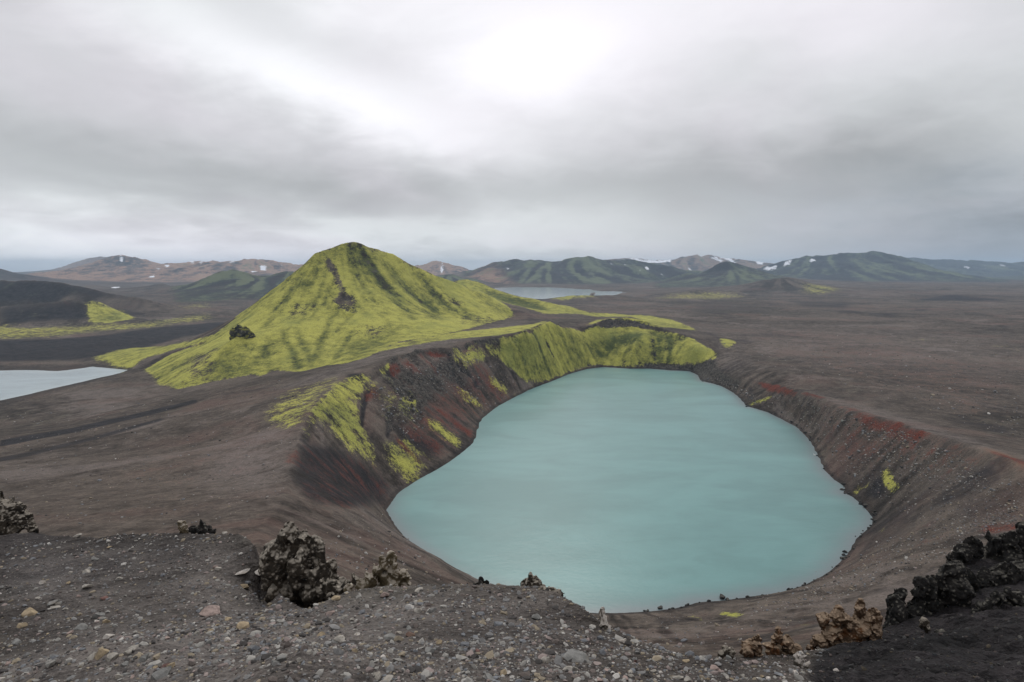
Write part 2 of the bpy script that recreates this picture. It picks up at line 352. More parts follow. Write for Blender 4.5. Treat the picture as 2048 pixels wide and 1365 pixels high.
for s, v, so in (('722,498 734,508 770,556 838,640 822,642 758,570', .55, 3), ('760,508 772,518 826,580 880,640 868,642 812,580', .45, 3.5), ('700,500 712,510 738,570 782,632 770,636 728,576', .35, 4), ('690,520 700,540 716,590 742,640 732,640 706,590', .5, 3), ('640,520 646,524 620,580 600,640 590,640 612,572', .35, 4),
                 ('604,545 612,548 570,610 530,660 522,655 560,600', .6, 2), ('660,620 668,622 650,680 630,725 622,722 644,670', .75, 2), ('700,660 708,664 690,700 670,722 664,720 682,695', .7, 2), ('560,660 568,664 590,700 604,738 596,738 576,700', .7, 1.8), ('590,660 598,660 618,700 630,732 622,732 604,700', .6, 1.8), ('520,690 530,690 540,720 545,738 536,738', .6, 1.6), ('840,560 850,566 900,610 950,640 936,640 880,606', .6, 2)):
    M('tone', s, 420, 800, v, so); M('crev', s, 420, 800, .3, so)  # gully shade painted on the hill as darker moss tone, lightly cut in
M('dark', '700,480 730,484 728,492 700,488', 640, 720, .25, 2); M('rock', '626,502 642,504 636,516 622,518', 620, 690, .55, 1.5); M('rock', '690,484 700,494 690,500 680,494', 640, 700, .35, 2); M('rock', '775,500 800,508 795,515 775,508', 660, 730, .3, 2)
# second ridge and the mossy strip behind the far rim
M('moss', '900,560 920,554 940,554 1000,579 1060,594 1110,607 1180,626 1290,632 1345,640 1395,661 1330,652 1260,634 1190,634 1150,629 1090,629 1030,612 960,590', 690, 1300, .92, 2)
M('tone', '955,578 1010,590 1080,610 1100,625 1040,615 980,598', 800, 1100, .8, 3)
M('red', '1010,598 1050,606 1040,614 1015,610', 800, 1100, .5, 3)
M('moss', '700,720 760,697 840,676 920,664 1000,656 1060,650 1092,640 1096,648 1060,660 1000,671 900,680 780,700', 380, 760, .75, 2.5)
M('moss', '1160,655 1190,642 1240,634 1340,640 1395,662 1340,656 1310,655 1280,644 1215,640', 600, 800, .85, 2)
M('moss', '1437,676 1462,680 1474,686 1455,698 1446,692', 480, 760, .8, 2)
# crater wall, left
M('moss', '666,768 700,752 736,749 742,770 733,786 718,806 722,845 748,890 756,922 736,916 686,890 674,872 648,848 612,864 602,892 597,880 618,828', 180, 380, .62, 4)
M('moss', '756,742 778,722 780,742 762,748', 300, 420, .8, 1.5)
M('moss', '610,866 650,836 700,840 680,866 640,856', 180, 380, .5, 4, 'sub'); M('tone', '640,820 690,790 700,820 680,850 640,850', 180, 380, 1.0, 6); M('tone', '660,770 720,752 690,790 640,800', 180, 380, .5, 6)
M('moss', '758,892 783,896 806,890 868,930 846,948 824,962 803,960 777,924', 250, 380, .70, 4)
M('moss', '796,796 830,784 836,806 805,812', 280, 420, .8, 2); M('moss', '848,842 872,838 928,884 915,895 880,870', 280, 420, .75, 3)
M('moss', '786,868 800,868 870,915 862,928', 240, 400, .7, 2)
M('moss', '900,708 953,699 994,691 1060,667 1066,770 1029,740 982,712 914,736', 350, 560, .8, 3); M('moss', '960,760 990,752 1040,790 1020,796', 350, 560, .55, 3)
M('moss', '900,780 930,770 975,820 955,830', 300, 480, .5, 4)
M('moss', '720,745 778,722 790,790 850,800 840,850 760,840 735,790', 240, 420, .3, 5)
# crater wall, far
M('moss', '1000,676 1060,664 1082,655 1096,648 1124,655 1164,662 1219,655 1298,659 1339,664 1383,677 1432,705 1434,716 1410,722 1394,728 1355,728 1300,729 1268,735 1205,730 1170,735 1137,746 1090,764 1049,764 1000,720', 470, 690, .95, 1.5)
M('tone', '1182,675 1290,662 1275,684 1240,690 1212,716 1190,716', 500, 690, .75, 3); M('tone', '1140,670 1185,690 1190,720 1160,700', 500, 690, .55, 3); M('tone', '1030,672 1100,690 1130,735 1060,720', 470, 690, .35, 4)
M('rock', '1168,657 1190,649 1219,638 1260,635 1292,639 1302,655 1262,659 1215,657 1190,662', 560, 690, 1.0, 1.2); M('rock', '1074,660 1096,645 1124,653 1110,660 1090,666', 560, 690, .8, 1.5)
M('rock', '1104,686 1132,684 1122,700 1108,698', 500, 690, .7, 2); M('rock', '1258,694 1268,692 1274,728 1262,732', 540, 690, .8, 1.2); M('rock', '1290,706 1300,698 1302,722 1292,728', 540, 690, .8, 1.2)
M('rock', '1215,732 1240,722 1262,734 1300,718 1320,730 1394,727 1410,716 1420,730 1440,760 1400,752 1340,740 1260,736', 520, 640, .9, 1.2)
M('rock', '1395,735 1425,712 1440,740 1480,765 1482,796 1450,775 1400,760', 430, 640, .8, 2)
# crater wall, left: crags and rim ledge
M('rock', '777,722 803,711 830,705 868,698 897,702 909,696 941,686 1000,676 1060,662 1092,648 1094,656 1060,672 1000,686 941,695 905,706 868,706 830,712 800,720 782,732', 300, 640, .95, 1.0)
M('rock', '735,748 760,742 800,740 850,745 900,715 945,735 940,770 900,770 880,800 850,815 836,850 790,850 775,820 800,790 780,770 750,770', 250, 470, .75, 5)
M('rock', '768,820 782,812 786,850 776,868', 230, 350, .9, 2); M('rock', '712,800 724,800 722,850 716,852', 200, 350, .6, 2); M('rock', '820,805 845,800 842,850 824,840', 250, 380, .8, 3)
# red scoria
M('red', '776,724 793,724 806,748 786,760 777,742', 300, 430, 1, 2); M('red', '832,705 868,698 897,703 906,724 880,718 840,714', 330, 470, .95, 2); M('red', '910,700 960,690 958,702 915,712', 400, 500, .7, 2)
M('red', '730,778 752,772 764,788 760,803 728,798', 230, 380, .85, 2); M('red', '782,866 800,874 856,932 838,936', 240, 380, .85, 2); M('red', '856,816 900,835 955,864 942,884 900,850', 280, 450, .75, 3)
M('red', '960,735 1000,745 1056,780 1030,792 970,770', 350, 520, .4, 4)
M('red', '562,896 602,908 604,930 575,935', 120, 220, .8, 4); M('red', '580,940 640,890 720,920 780,985 740,1010 640,1000', 130, 290, .5, 10); M('red', '470,1035 560,1010 700,1000 690,1040 560,1062', 60, 240, .38, 8)
M('red', '1500,764 1560,769 1598,784 1590,794 1540,783', 330, 520, .95, 1.5); M('red', '1597,781 1655,796 1640,803 1600,790', 320, 420, .8, 1.5)
M('red', '1700,822 1800,848 1850,868 1832,892 1780,884 1720,852', 220, 400, .95, 2.5); M('red', '1800,862 1852,868 1835,886 1810,884', 220, 400, 1.3, 3); M('red', '1620,850 1760,860 1820,900 1720,930 1640,880', 220, 400, .5, 6)
M('red', '1960,893 2010,908 2060,926 2060,948 1990,914', 120, 260, .9, 2); M('orange', '1960,893 2010,908 2060,926 2060,940 1990,914', 120, 260, .6, 2)
M('red', '1650,800 1760,832 1800,842 1760,840 1690,820', 260, 400, .6, 2)
M('red', '1940,1062 1980,1048 2080,1035 2080,1054 1975,1066', 14, 160, 1, 2)
M('red', '1750,1080 2048,1000 2100,1100 1850,1160', 90, 240, .25, 10)
M('red', '594,905 604,890 700,895 775,925 810,962 772,1012 700,1030 620,1020 576,965', 120, 330, .34, 4); M('dark', '594,905 602,888 660,885 740,930 800,965 768,1006 700,1022 630,1012 580,965', 120, 330, .72, 4)
M('red', '760,740 900,710 1000,750 1050,785 960,835 940,880 860,930 800,880 780,800', 230, 520, .55, 8); M('pale', '800,735 900,715 960,740 950,790 880,780 820,770', 280, 520, .4, 5); M('pale', '850,800 950,850 930,890 860,850', 250, 440, .3, 5)
M('dark', '770,830 850,860 900,900 860,915 790,870', 230, 400, .6, 4); M('dark', '596,880 612,840 640,798 680,765 700,762 640,830 620,880 606,900', 200, 360, .6, 2.5); M('dark', '690,745 740,750 735,765 700,770', 280, 400, .8, 3)
M('red', '1560,800 1800,850 1900,880 2000,930 1900,960 1760,920 1650,880', 180, 420, .40, 6); M('dark', '1640,840 1720,850 1660,870', 220, 400, .4, 4); M('red', '1600,790 1700,820 1840,862 1960,905 2060,940 2060,960 1940,930 1800,880 1690,842 1620,812', 120, 420, .62, 4); M('red', '1720,850 1850,880 1820,920 1700,930 1660,890', 200, 400, .55, 5); M('dark', '1560,800 1700,850 1760,900 1700,900 1600,840', 200, 460, .5, 6); M('dark', '1850,890 2000,950 2040,1000 1900,960', 120, 320, .6, 6)
# moss on the right wall and near slope
M('moss', '1762,946 1780,950 1800,980 1792,990 1772,980', 180, 300, .95, 1.5); M('moss', '1694,983 1742,966 1736,974 1710,987', 200, 300, .85, 1.5); M('dark', '1715,985 1762,955 1785,990 1750,1000', 180, 300, .9, 2)
M('moss', '1494,806 1546,787 1542,796 1500,812', 360, 500, .85, 1.5); M('moss', '1610,845 1640,850 1635,862', 280, 420, .55, 3); M('moss', '1440,1224 1492,1231 1470,1238 1438,1232', 100, 200, .85, 2); M('moss', '1380,1225 1420,1235 1400,1246 1370,1236', 100, 200, .6, 2)
M('moss', '1560,1248 1640,1246 1640,1252 1560,1254', 90, 200, .5, 2); M('moss', '1735,1066 1775,1058 1770,1066', 100, 260, .6, 2)
# moss specks on the outer slope by the left rim
M('moss', '520,835 560,785 650,758 690,745 640,800 610,850 560,860', 170, 400, .42, 6); M('pale', '420,900 560,850 610,900 570,990 480,990 400,960', 120, 330, .8, 14); M('pale', '0,1090 500,1090 640,1200 830,1178 1120,1200 1250,1320 1600,1340 1600,1400 0,1400', 2, 13, .38, 12)
M('pale', '560,800 700,742 770,716 900,688 1000,668 1060,655 1040,640 960,658 860,682 740,712 640,745 560,775', 330, 760, .55, 5); M('pale', '1430,690 1500,720 1520,745 1440,735', 440, 620, .6, 6); M('pale', '1590,775 1800,830 1990,895 1980,905 1780,845 1600,790', 150, 400, .55, 4)
M('pale', '640,1020 760,1030 860,1120 900,1170 760,1120 640,1060', 130, 300, .35, 6)
M('pale', '1420,650 1900,660 2048,700 2048,760 1700,740 1450,700', 400, 1200, .28, 20)
# dark ground: lava field, far ridge, lower right
M('dark', '-300,690 0,680 110,680 200,672 330,655 480,640 462,664 380,672 300,694 180,716 100,732 0,737 -300,740', 640, 1250, .85, 4)
M('dark', '-300,552 0,558 110,560 200,580 300,597 250,600 160,592 100,608 0,604 -300,604', 1150, 1500, .9, 2)
M('dark', '0,612 120,602 180,602 186,640 120,640 60,645 0,650', 950, 1150, .8, 3); M('red', '120,599 146,598 142,611 128,611', 950, 1150, 1, 1.5)
M('dark', '1625,1420 1620,1340 1660,1300 1780,1262 1850,1200 1930,1120 2060,1070 2500,1030 2700,1700 1700,1700', 3, 22, 1.1, 9)
M('dark', '640,955 700,985 720,1020 660,1010', 130, 280, .5, 6); M('dark', '0,881 150,856 300,822 392,800 395,806 300,832 150,866 0,894', 220, 460, .95, 1.5); M('dark', '-50,925 60,905 200,872 330,836 330,842 200,882 60,916 -50,936', 220, 460, .7, 2); M('dark', '-200,930 100,925 300,965 60,985 -200,1000', 120, 300, .3, 12)
M('dark', '1500,1000 1740,900 1900,880 2060,960 2060,1060 1800,1130', 120, 320, .35, 14); M('dark', '1816,604 1900,590 2050,604 1960,608', 1500, 1900, .8, 3); M('dark', '1560,600 1720,605 1700,620 1600,615', 1000, 1700, .5, 5); M('dark', '1380,640 1390,600 1500,606 1560,632', 1000, 1700, .35, 5)
# left plain moss
M('moss', '-200,648 0,646 60,656 130,650 280,645 330,640 440,622 420,640 330,655 200,666 110,676 0,678 -200,680', 800, 1600, .52, 6); M('moss', '172,612 190,597 235,620 272,636 230,646 180,646', 960, 1200, .95, 2); M('tone', '200,630 235,622 240,640 205,642', 960, 1200, .6, 3)
M('moss', '185,716 240,700 330,692 440,668 450,676 340,702 285,718 262,740 232,736 205,728', 560, 1000, .85, 3); M('moss', '240,745 200,757 262,742', 540, 640, .5, 2); M('moss', '0,630 60,620 100,632 40,640', 900, 1200, .4, 4)
M('moss', '440,600 330,616 230,622 280,632 420,618', 1200, 2000, .4, 6)
# right plain moss
M('moss', '1290,599 1340,586 1420,582 1482,586 1500,596 1420,601 1330,611', 1500, 2000, .42, 5); M('moss', '1600,560 1640,566 1690,580 1640,594 1600,588', 1700, 2600, .48, 5)
M('moss', '1095,599 1150,582 1200,579 1222,590 1130,601', 1400, 1700, .75, 2); M('moss', '1960,684 2060,700 2050,706 1980,694', 500, 1000, .35, 5); M('moss', '1800,680 1900,672 1920,676 1830,688', 500, 1200, .3, 5)
M('red', '1480,640 1700,660 1900,700 2048,740 2048,880 1800,800 1560,720', 250, 1100, .36, 20); M('red', '100,960 400,860 560,850 560,950 400,1010 200,1040', 90, 330, .24, 16); M('red', '1700,575 2048,585 2048,610 1700,600', 1400, 3000, .3, 10)
# footpath along the right rim
PATH = px('1395,655 1440,668 1500,690 1560,712 1640,730 1700,742 1800,768 1900,795 2048,828')
for a, b in zip(PATH[:-1], PATH[1:]): M('pale', '%f,%f %f,%f %f,%f %f,%f' % (a[0], a[1]-1.2, b[0], b[1]-1.2, b[0], b[1]+1.4, a[0], a[1]+1.4), 200, 900, .55, .8)
M('tone', '1000,676 1096,648 1164,662 1180,735 1090,764 1000,720', 470, 690, .42, 6); M('tone', '1300,660 1330,668 1325,725 1300,728', 560, 690, .5, 2.5); M('tone', '1335,672 1345,672 1345,726 1335,726', 560, 690, .6, 1.5)
for c_ in ('736,772 742,774 736,792 730,812 726,850 720,852 722,810 728,790', '782,812 788,814 784,850 776,874 770,868 776,840', '893,700 900,702 908,742 936,772 944,786 930,780 902,752', '742,752 790,744 800,746 760,752 740,762', '812,790 832,786 838,790 816,796', '838,800 846,802 842,842 836,846', '868,742 874,744 880,780 872,778', '905,710 925,735 950,750 945,756 918,742', '952,752 962,762 950,780 944,772',
           '1085,672 1090,672 1112,716 1106,716', '1302,665 1308,665 1312,722 1306,722', '1246,716 1252,716 1250,734 1244,734', '1274,716 1280,716 1278,732 1272,732'):
    M('crev', c_, 200, 690, 1, 1.0)
L['dark'] = np.maximum(L['dark'], L['crev']*1.0); L['moss'] *= 1-.75*L['crev']  # recess shade painted into the crevices as dark ground, moss thinned there
# far hills: scrub, rhyolite, snow
for nm, cr, df, db, zb in FEAT:
    o, g, rk_, dk = {'mountain': (0, .72, .15, .75), 'hill': (0, .82, 0, .6), 'plateau': (0, .5, .2, .8), 'mound': (0, .1, 0, .25), 'cone': (0, .0, 0, 0)}[nm]
    x0 = cr[len(cr)//2][0]
    if nm == 'mountain' and x0 < 930: o, g, dk = .85, .2, 0
    if nm == 'mountain' and cr[0][2] > 6000: o, g, dk = .5, .2, 0
    ca = np.arctan2([ray(p[0],560)[0] for p in cr], [ray(p[0],560)[1] for p in cr]); cd = np.array([p[2] for p in cr])-cr[len(cr)//2][2]
    dl = np.interp(AZ, ca, cd)[None,:]
    ins = ((AZ[None,:] >= ca[0])&(AZ[None,:] <= ca[-1])&(Y > df+dl)&(Y < db+dl)).astype(float)
    ins = gblur(ins, 3)
    for kk, v in (('orange', o), ('green', g), ('rock', rk_), ('dark', dk)): L[kk][:] = np.maximum(L[kk], ins*v)
M('orange', '925,560 960,535 985,525 1000,540 1030,570 960,572', 3100, 4000, .7, 4); M('green', '925,560 960,535 985,525 1000,540 1030,570 960,572', 3100, 4000, .7, 4, 'sub')
SN = '''236,512 246,512 247,526 242,530 238,522|262,523 270,526 268,530|236,534 246,534 246,538|310,538 322,540 316,544|295,556 312,548 308,556|328,532 340,531 334,538|395,524 408,522 404,528|372,522 390,521 386,528|455,526 470,524 466,530|500,545 520,538 510,548|560,528 566,534 562,538|220,575 240,574 232,578|520,533 535,531 525,540'''
for s in SN.split('|'): M('snow', s, 2200, 6000, 1, .6)
for s in '185,514 208,511 214,513 200,517|190,521 204,519 196,527'.split('|'): M('snow', s, 6200, 8300, 1, 1)
for s in '880,527 886,525 888,536 885,548 880,546 883,536|924,548 930,548 927,552'.split('|'): M('snow', s, 4800, 6300, 1, .8)
for s in '1008,530 1016,534 1021,545 1016,543|1216,520 1224,524 1230,532 1222,528|1242,523 1256,530 1258,536 1248,530|1262,528 1276,536 1270,538|1306,534 1318,542 1312,542|1320,545 1328,547 1326,553 1320,551|1334,548 1338,550 1335,552|1222,516 1290,519 1284,523 1240,520'.split('|'): M('snow', s, 3100, 4700, 1, .5)
for s in '1224,515 1300,517 1345,522 1340,527 1290,526 1240,520|1350,526 1356,528 1352,534|1405,510 1420,512 1450,524 1444,526 1425,518|1428,513 1450,516 1480,526 1462,524|1460,517 1480,520 1478,524|1500,522 1530,527 1522,532|1374,536 1390,537 1388,540 1376,540'.split('|'): M('snow', s, 5500, 7300, 1, .5)
for s in '1290,530 1300,536 1298,542 1288,536|1262,532 1270,538 1282,546 1276,546'.split('|'): M('snow', s, 3100, 4700, 1, .5)
for s in '1512,532 1556,528 1556,533 1530,537 1512,536|1562,528 1586,520 1586,526 1566,532|1600,525 1606,525 1605,528|1618,520 1636,518 1634,523 1622,528|1630,514 1650,514 1640,517|1540,541 1550,541 1548,544|1732,530 1738,528 1734,536|1742,524 1746,522 1744,530|1754,522 1760,521 1756,526|1768,512 1776,513 1778,516|1812,538 1818,540 1820,545'.split('|'): M('snow', s, 3700, 5600, 1, .5)
for s in '1900,530 1908,532 1906,536|1924,532 1942,536 1942,540 1930,538|1960,532 1976,536 1974,539|1984,540 1990,540 1988,543|1996,528 2016,534 2014,537 2000,533|1925,523 1942,524 1930,526|2020,545 2036,547 2032,550|1962,525 1972,526 1966,528'.split('|'): M('snow', s, 5900, 9000, 1, .5)
log('masks')

# ---- streaks along the fall line (line integral of noise down the slope)
Hs = gblur(H0, 2.0)
dHc = np.gradient(Hs, axis=1)/(Rg*dth); dHr = np.gradient(Hs, axis=0)/np.gradient(RR)[:,None]
slope = np.hypot(dHc, dHr)
cell = Rg*dth
uc = dHc/np.maximum(slope, 1e-6); ur = dHr/np.maximum(slope, 1e-6)
def lic(noise, steps, k):
    vc = uc*k; vr = ur*cell*k/np.gradient(RR)[:,None]
    acc = noise.copy(); w = 1.0
    for sgn in (1, -1):
        pi, pj = np.meshgrid(np.arange(NR, dtype=np.float32), np.arange(NC, dtype=np.float32), indexing='ij')
        for s in range(steps):
            ii = np.clip(np.rint(pi), 0, NR-1).astype(np.int32); jj = np.clip(np.rint(pj), 0, NC-1).astype(np.int32)
            pi = pi+sgn*vr[ii,jj]; pj = pj+sgn*vc[ii,jj]
            ii = np.clip(np.rint(pi), 0, NR-1).astype(np.int32); jj = np.clip(np.rint(pj), 0, NC-1).astype(np.int32)
            acc += noise[ii,jj]; w += 0.5
    a = acc/(2*steps+1); a = a-a.mean(); return np.clip(0.5+a/(a.std()*4.5), 0, 1)
wn = RNG.random((NR, NC))
s1 = lic(gblur(wn, 1.0), 14, 2.2)
wn2 = gblur(RNG.random((NR, NC)), 4.0)
s2 = lic(wn2, 16, 5.0)
fk = smooth(Rg, 1200, 1800)
sf = (smooth(slope, .2, .45)*(1-fk)+smooth(slope, .03, .16)*fk)*smooth(Rg, 25, 90)
streak = .5+(s1-.5)*(.06+.94*sf)*smooth(Rg, 25, 90); gully = .5+((s2-.5)*(1-.78*fk)+(s1-.5)*.85*fk)*sf
log('streaks')

# ---- relief detail
shore_d = np.full((NR, NC), 1e3)
H = H0.copy(); rk_l = L['rock']
sl = smooth(slope, .15, .5)
midw = smooth(Rg, 60, 200)
damp = smooth(np.abs(H0), 0.1, 4.0)*(H0 > 0)
crater = (Rg > 60)&(Rg < 720)
amp1 = np.where(Rg < 60, 0, np.where(Rg < 1250, cell*0.55, cell*0.8))
amp2 = np.where(Rg < 60, 0, np.where(Rg < 1250, cell*3.2, cell*7))
feat = np.zeros((NR, NC))
for nm, cr, df, db, zb in FEAT:
    ca = np.arctan2([ray(p[0],560)[0] for p in cr], [ray(p[0],560)[1] for p in cr]); dl = np.interp(AZ, ca, np.array([p[2] for p in cr])-cr[len(cr)//2][2])[None,:]
    if nm in ('mountain', 'hill', 'plateau'): feat = np.maximum(feat, ((AZ[None,:] >= ca[0])&(AZ[None,:] <= ca[-1])&(Y > df+dl)&(Y < db+dl))*1.0)
feat = gblur(feat, 3)
damp2 = smooth(H0, 1.0, 9.0)
far = smooth(Rg, 1300, 2200)
up = smooth(H0, 24, 70)
def ridged(x, y, seed): return 1-2*np.abs(fbm2(x, y, 5, seed, .55))
H += damp*sl*((streak-0.5)*amp1+(gully-0.5)*amp2*(0.45+rk_l*.9))
H += damp*midw*(1-far)*fbm2(X/90, Y/90, 4, 3)*0.9*(1-0.5*sl)
H += damp2*midw*(1-far)*sl*fbm2(X/24, Y/24, 5, 13, .6)*(1.5+.9*rk_l)
H += far*feat*up*(ridged(X/330, Y/330, 9)*14+ridged(X/120, Y/120, 19)*8-13)*np.clip(Rg/3600, .5, 1.6)
H += far*(1-feat)*fbm2(X/120, Y/220, 4, 23)*2.4
H += damp*smooth(Rg, 620, 1000)*(1-sl)*(fbm2(X/45, Y/120, 5, 5, .6)*2.2+ridged(X/26, Y/60, 6)*.8)
H += damp2*rk_l*midw*((ridged(X/17, Y/17, 21)-.5)*3.6+(ridged(X/7, Y/7, 22)-.5)*1.6+fbm2(X/3, Y/3, 4, 25)*.9)*np.where(Rg < 800, 1, 1.5)
near = 1-smooth(Rg, 14, 40)
H += near*smooth(gblur(L['dark'], 6), .3, .9)*((ridged(X/1.1, Y/1.1, 61)-.45)*.16+fbm2(X/.35, Y/.35, 4, 63, .6)*.07)
H += near*(fbm2(X/1.6, Y/1.6, 3, 31)*.06 + fbm2(X/.22, Y/.22, 4, 35, .62)*.028 + fbm2(X/.05, Y/.05, 2, 41)*.008)
H += smooth(Rg, 8, 30)*(1-smooth(Rg, 120, 260))*damp*fbm2(X/6, Y/6, 5, 44, .6)*.55
fl_m = np.zeros((NR, NC)); poly(fl_m, FL_PX, 1500, 3000, 1.0, 1.5)
fl_m = smooth(fl_m, .25, .6); H = H*(1-fl_m)+np.minimum(H0, 19.6)*fl_m
H -= L['crev']*2.6*damp2
log('relief')

# ------------------------------------------------------------------ materials
def mat(name):
    m = bpy.data.materials.new(name); m.use_nodes = True; m.node_tree.nodes.clear()
    return m, m.node_tree
class NB:
    def __init__(s, nt): s.nt = nt
    def n(s, t, **k):
        d = s.nt.nodes.new(t)
        for a, b in k.items(): setattr(d, a, b)
        return d
    def put(s, sock, v):
        if isinstance(v, bpy.types.NodeSocket): s.nt.links.new(v, sock)
        elif isinstance(v, (tuple, list)): sock.default_value = (tuple(v)+(1,))[:len(sock.default_value)] if len(v) == 3 and len(sock.default_value) == 4 else tuple(v)
        else: sock.default_value = v
    def m(s, op, a, b=0.0, c=0.0, clamp=False):
        d = s.n('ShaderNodeMath', operation=op, use_clamp=clamp)
        s.put(d.inputs[0], a); s.put(d.inputs[1], b); s.put(d.inputs[2], c); return d.outputs[0]
    def add(s, *a):
        r = a[0]
        for b in a[1:]: r = s.m('ADD', r, b)
        return r
    def mul(s, a, b): return s.m('MULTIPLY', a, b)
    def ss(s, x, a, b):
        d = s.n('ShaderNodeMapRange', interpolation_type='SMOOTHSTEP')
        s.put(d.inputs[0], x); d.inputs[1].default_value = a; d.inputs[2].default_value = b; return d.outputs[0]
    def mr(s, x, a, b, c, e):
        d = s.n('ShaderNodeMapRange'); s.put(d.inputs[0], x)
        for i, v in enumerate((a, b, c, e)): d.inputs[1+i].default_value = v
        return d.outputs[0]
    def mix(s, f, a, b, blend='MIX'):
        d = s.n('ShaderNodeMix', data_type='RGBA', blend_type=blend)
        s.put(d.inputs[0], f); s.put(d.inputs[6], a); s.put(d.inputs[7], b); return d.outputs[2]
    def noise(s, vec, scale, det=4, rough=.55, dist=0.0, lac=2.0):
        d = s.n('ShaderNodeTexNoise'); s.put(d.inputs['Vector'], vec)
        d.inputs['Scale'].default_value = scale; d.inputs['Detail'].default_value = det
        d.inputs['Roughness'].default_value = rough; d.inputs['Distortion'].default_value = dist
        return d.outputs['Fac']
    def vor(s, vec, scale, out='Distance', feature='F1', rnd=1.0):
        d = s.n('ShaderNodeTexVoronoi', feature=feature); s.put(d.inputs['Vector'], vec); d.inputs['Scale'].default_value = scale
        d.inputs['Randomness'].default_value = rnd
        return d.outputs[out]
    def attr(s, name):
        d = s.n('ShaderNodeAttribute', attribute_name=name); e = s.n('ShaderNodeSeparateColor'); s.put(e.inputs[0], d.outputs['Color'])
        return e.outputs[0], e.outputs[1], e.outputs[2], d.outputs['Alpha']
    def scale3(s, vec, sc):
        d = s.n('ShaderNodeVectorMath', operation='MULTIPLY'); s.put(d.inputs[0], vec); d.inputs[1].default_value = sc; return d.outputs[0]
    def bump(s, h, st, dist, nrm=None):
        d = s.n('ShaderNodeBump'); s.put(d.inputs['Height'], h); d.inputs['Strength'].default_value = st; d.inputs['Distance'].default_value = dist
        if nrm is not None: s.put(d.inputs['Normal'], nrm)
        return d.outputs[0]
    def out(s, base, rough=.95, spec=.15, nrm=None):
        b = s.n('ShaderNodeBsdfPrincipled'); s.put(b.inputs['Base Color'], base); s.put(b.inputs['Roughness'], rough)
        b.inputs['Specular IOR Level'].default_value = spec
        if nrm is not None: s.put(b.inputs['Normal'], nrm)
        o = s.n('ShaderNodeOutputMaterial'); s.nt.links.new(b.outputs[0], o.inputs[0]); return b

